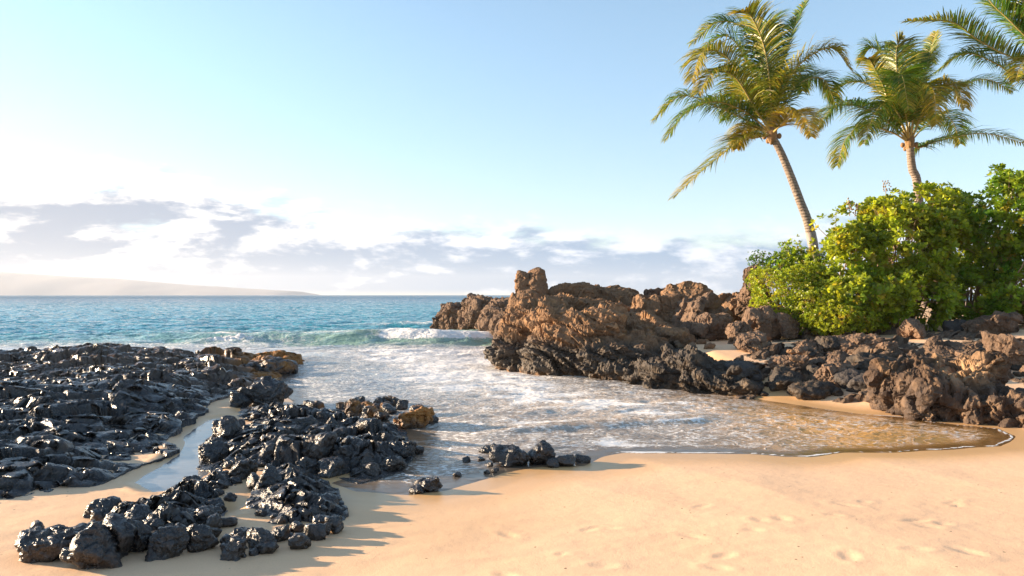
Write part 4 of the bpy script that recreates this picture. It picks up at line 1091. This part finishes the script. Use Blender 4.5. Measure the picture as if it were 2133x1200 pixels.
def shrub(lobes, label, seed, n, size, nper, colf, root_pts, name='shrub', ground=0.0, nbr=60, fill=.35, droop=.3, cat='bush', gapt=-.05):
    """lobes: (px, py, half w px, half h px, depth, half depth m)"""
    r = np.random.default_rng(seed)
    L = [(D(px, py, d), hw / F * d, hh / F * d, hd) for px, py, hw, hh, d, hd in lobes]
    root = bpy.data.objects.new(name, None); COL.objects.link(root)
    base = np.array(root_pts[0]); root.location = base; root['label'] = label; root['category'] = cat
    area = np.array([a * b for _, a, b, c in L]); area /= area.sum()
    pick = r.choice(len(L), n * 3, p=area)
    U = r.normal(size=(n * 3, 3)); U /= np.linalg.norm(U, axis=1, keepdims=True)
    front = r.random(n * 3) < .72; U[:, 1] = np.where(front, -np.abs(U[:, 1]), U[:, 1])
    C = np.array([l[0] for l in L])[pick]; A = np.array([[l[1], l[3], l[2]] for l in L])[pick]
    rr = 1 - fill * r.random(n * 3) ** 1.6
    P = C + U * A * rr[:, None]
    P += 0.42 * (fbm(P * 1.3, 3, seed)[:, None]) * U
    # open gaps
    gap = fbm(P * 1.15, 3, seed + 5)
    inside = np.zeros(len(P), bool)
    for (c, a, b, hd) in L:
        q = (((P - c) / np.array([a, hd, b])) ** 2).sum(1); inside |= q < (1 - fill) ** 2 * .8
    ok = (gap > gapt) & ~inside & (P[:, 2] > ground_z(P[:, 0], P[:, 1]) + .06)
    P = P[ok][:n]; U = U[ok][:n]
    Dr = U * .8 + np.array([-.15, -.25, .75]) + r.normal(0, .3, U.shape)
    V, F4, Cc = leaves_mesh(P, Dr, r, size, nper, colf, droop)
    link('foliage', tri_mesh('foliage', V - base, F4, LEAF, Cc), root)
    # branches from the roots to a sample of tips
    acc = Acc()
    for i in range(min(nbr, len(P))):
        e = P[int(r.integers(len(P)))]; s = np.array(root_pts[int(r.integers(len(root_pts)))]) + r.normal(0, .08, 3)
        mid = (s + e) / 2 + r.normal(0, .18, 3) + UP * .1
        t = np.linspace(0, 1, 9); Cv = bez([s, mid, e], t); V, Fc = tube(Cv, np.linspace(.028, .007, 9), 5); acc.add(V, Fc)
    # twigs just under the rosettes
    for i in range(min(len(P), int(nbr * 5))):
        e = P[i]; s = e - U[i] * r.uniform(.25, .5) + r.normal(0, .06, 3) - UP * .1
        V, Fc = tube([s, (s + e) / 2 + r.normal(0, .02, 3), e], [.010, .008, .006], 4); acc.add(V, Fc)
    acc.V = [v - base for v in acc.V]
    link('branches', acc.mesh('branches', WOOD, True), root)
    return root, P
def gp(px, d):
    x = (px - CX) / F * d; return (x, d, float(ground_z(np.array([x]), np.array([d]))[0]))
GM = green_mix
shrub([(1770, 560, 90, 120, 20.8, 1.2), (1850, 530, 110, 130, 20.8, 1.4), (1930, 500, 80, 110, 21.2, 1.4), (1745, 490, 55, 45, 21.3, .8), (1820, 455, 70, 40, 21.4, .9), (1900, 430, 60, 40, 21.8, .9), (1800, 625, 110, 62, 19.8, .9), (1900, 620, 80, 75, 20.0, 1.0), (1975, 445, 50, 60, 22, 1.0)],
      'largest bush, broad sunlit yellow green mound in the middle of the bank', 51, 2900, .175, 8, GM(.52), [gp(1800, 21), gp(1850, 21.3), gp(1760, 21), gp(1900, 21.4)], nbr=110)
shrub([(2090, 450, 90, 85, 20.5, 1.3), (2050, 560, 90, 110, 21.2, 1.3), (2150, 530, 110, 130, 20.8, 1.4), (2010, 620, 70, 70, 20.8, 1.0), (2110, 630, 80, 60, 20.2, .9), (2190, 420, 90, 70, 20.8, 1.2), (2080, 375, 30, 26, 20.6, .4), (2240, 600, 90, 100, 20.8, 1.2)],
      'tall dark green bush at the right edge of the bank', 52, 3300, .17, 8, GM(.3, 1.0), [gp(2080, 21), gp(2150, 21.2), gp(2020, 21.2)], nbr=110)
shrub([(1630, 620, 70, 60, 20.6, .9), (1700, 640, 70, 58, 20.0, .8), (1750, 660, 80, 38, 19.4, .7), (1600, 590, 40, 40, 21.2, .7), (1670, 590, 60, 40, 20.8, .7)],
      'low small leaved groundcover spilling over the rocks at the left end', 53, 3600, .07, 8, GM(.55), [gp(1640, 20.6), gp(1700, 20.2)], name='groundcover', nbr=26, droop=.1, gapt=-.3)
shrub([(1655, 535, 40, 36, 22.8, .7), (1635, 555, 36, 30, 22.6, .6), (1690, 560, 40, 50, 22.4, .7), (1665, 505, 26, 18, 22.8, .4)],
      'small open topped bush left of the tallest palm trunk', 54, 560, .10, 8, GM(.3), [gp(1660, 22.6)], nbr=16, fill=.7)
shrub([(1590, 545, 34, 26, 23.5, .6), (1610, 560, 36, 30, 23.3, .6)],
      'small dark fine leaved bush at the far left end of the bank', 55, 700, .05, 8, GM(.05, .7), [gp(1595, 23.5)], nbr=10)
# yellowing spiky plant
def spiky():
    r = np.random.default_rng(60); b = D(1580, 604, 22.3); root = bpy.data.objects.new('spiky_plant', None); COL.objects.link(root)
    root.location = b; root['label'] = 'spiky plant with yellowing sword leaves above the square column of rock'; root['category'] = 'plant'
    for i in range(16):
        a = r.uniform(0, 6.28); l = r.uniform(.45, .75); sp = r.uniform(.25, .9)
        dr = np.array([math.cos(a) * sp, math.sin(a) * sp, 1.0]); dr /= np.linalg.norm(dr); sx = np.cross(dr, [math.cos(a), math.sin(a), 0.3]); sx /= np.linalg.norm(sx)
        V = []; 
        for k, wv in enumerate([.03, .038, .03, .018, .002]):
            p = dr * l * k / 4 + np.array([math.cos(a), math.sin(a), -.5]) * .12 * (k / 4) ** 2
            V += [p - sx * wv, p + np.cross(dr, sx) * wv * .35, p + sx * wv]
        Fc = []
        for k in range(4): Fc += [[3 * k, 3 * k + 1, 3 * k + 4, 3 * k + 3], [3 * k + 1, 3 * k + 2, 3 * k + 5, 3 * k + 4]]
        c = np.array([.30, .26, .06]) * r.uniform(.6, 1.3)
        link('leaf', make_mesh('leaf', np.array(V), np.array(Fc), LEAF, {'tint': np.tile(c, (15, 1))}, True), root)
spiky()
# dry flower stalks above the bush line
for j, (px, py, d, h) in enumerate([(1845, 378, 21.3, .55), (1770, 418, 21.0, .4), (1783, 425, 21.0, .35), (1860, 560, 20.0, .3)][:3]):
    r = np.random.default_rng(70 + j); topp = D(px, py, d); acc = Acc()
    V, Fc = tube([topp - UP * h + r.normal(0, .03, 3), topp - UP * h * .5, topp], [.012, .010, .006], 5); acc.add(V, Fc)
    U, Fi = ico(1)
    base = topp - UP * h
    root = link('dry_flower_stalk', None if False else acc.mesh('stalk', WOOD, True), label=['tall dry seed stalk standing highest above the largest bush', 'dry seed stalk on the left shoulder of the largest bush', 'shorter dry seed stalk beside the left shoulder one'][j], cat='flower stalk')
    for k in range(22):
        p = topp - UP * (h * .5 * r.random()) + r.normal(0, .05, 3)
        link('seed_head', make_mesh('seed', U * .022 + p, Fi, WOOD, None, True), root)


def build_haze():
    bm = bmesh.new(); bmesh.ops.create_cube(bm, size=1.0); me = bpy.data.meshes.new('haze'); bm.to_mesh(me); bm.free()
    o = link('haze', me, kind='stuff'); o['label'] = 'pale sea haze lying over the water'; o['category'] = 'haze'
    zt, zb = 110.0, -13.0
    o.scale = (13000, 4900, zt - zb); o.location = (0, 2200, (zt + zb) / 2)
    m = bpy.data.materials.new('sea_haze'); m.use_nodes = True; t = NT(m.node_tree); t.n.clear()
    out = t.new('ShaderNodeOutputMaterial'); v = t.new('ShaderNodeVolumePrincipled')
    v.inputs['Color'].default_value = (0.86, 0.92, 1.0, 1); v.inputs['Density'].default_value = 0.00014; v.inputs['Anisotropy'].default_value = 0.25
    t.l.new(v.outputs[0], out.inputs['Volume']); me.materials.append(m)
build_haze()
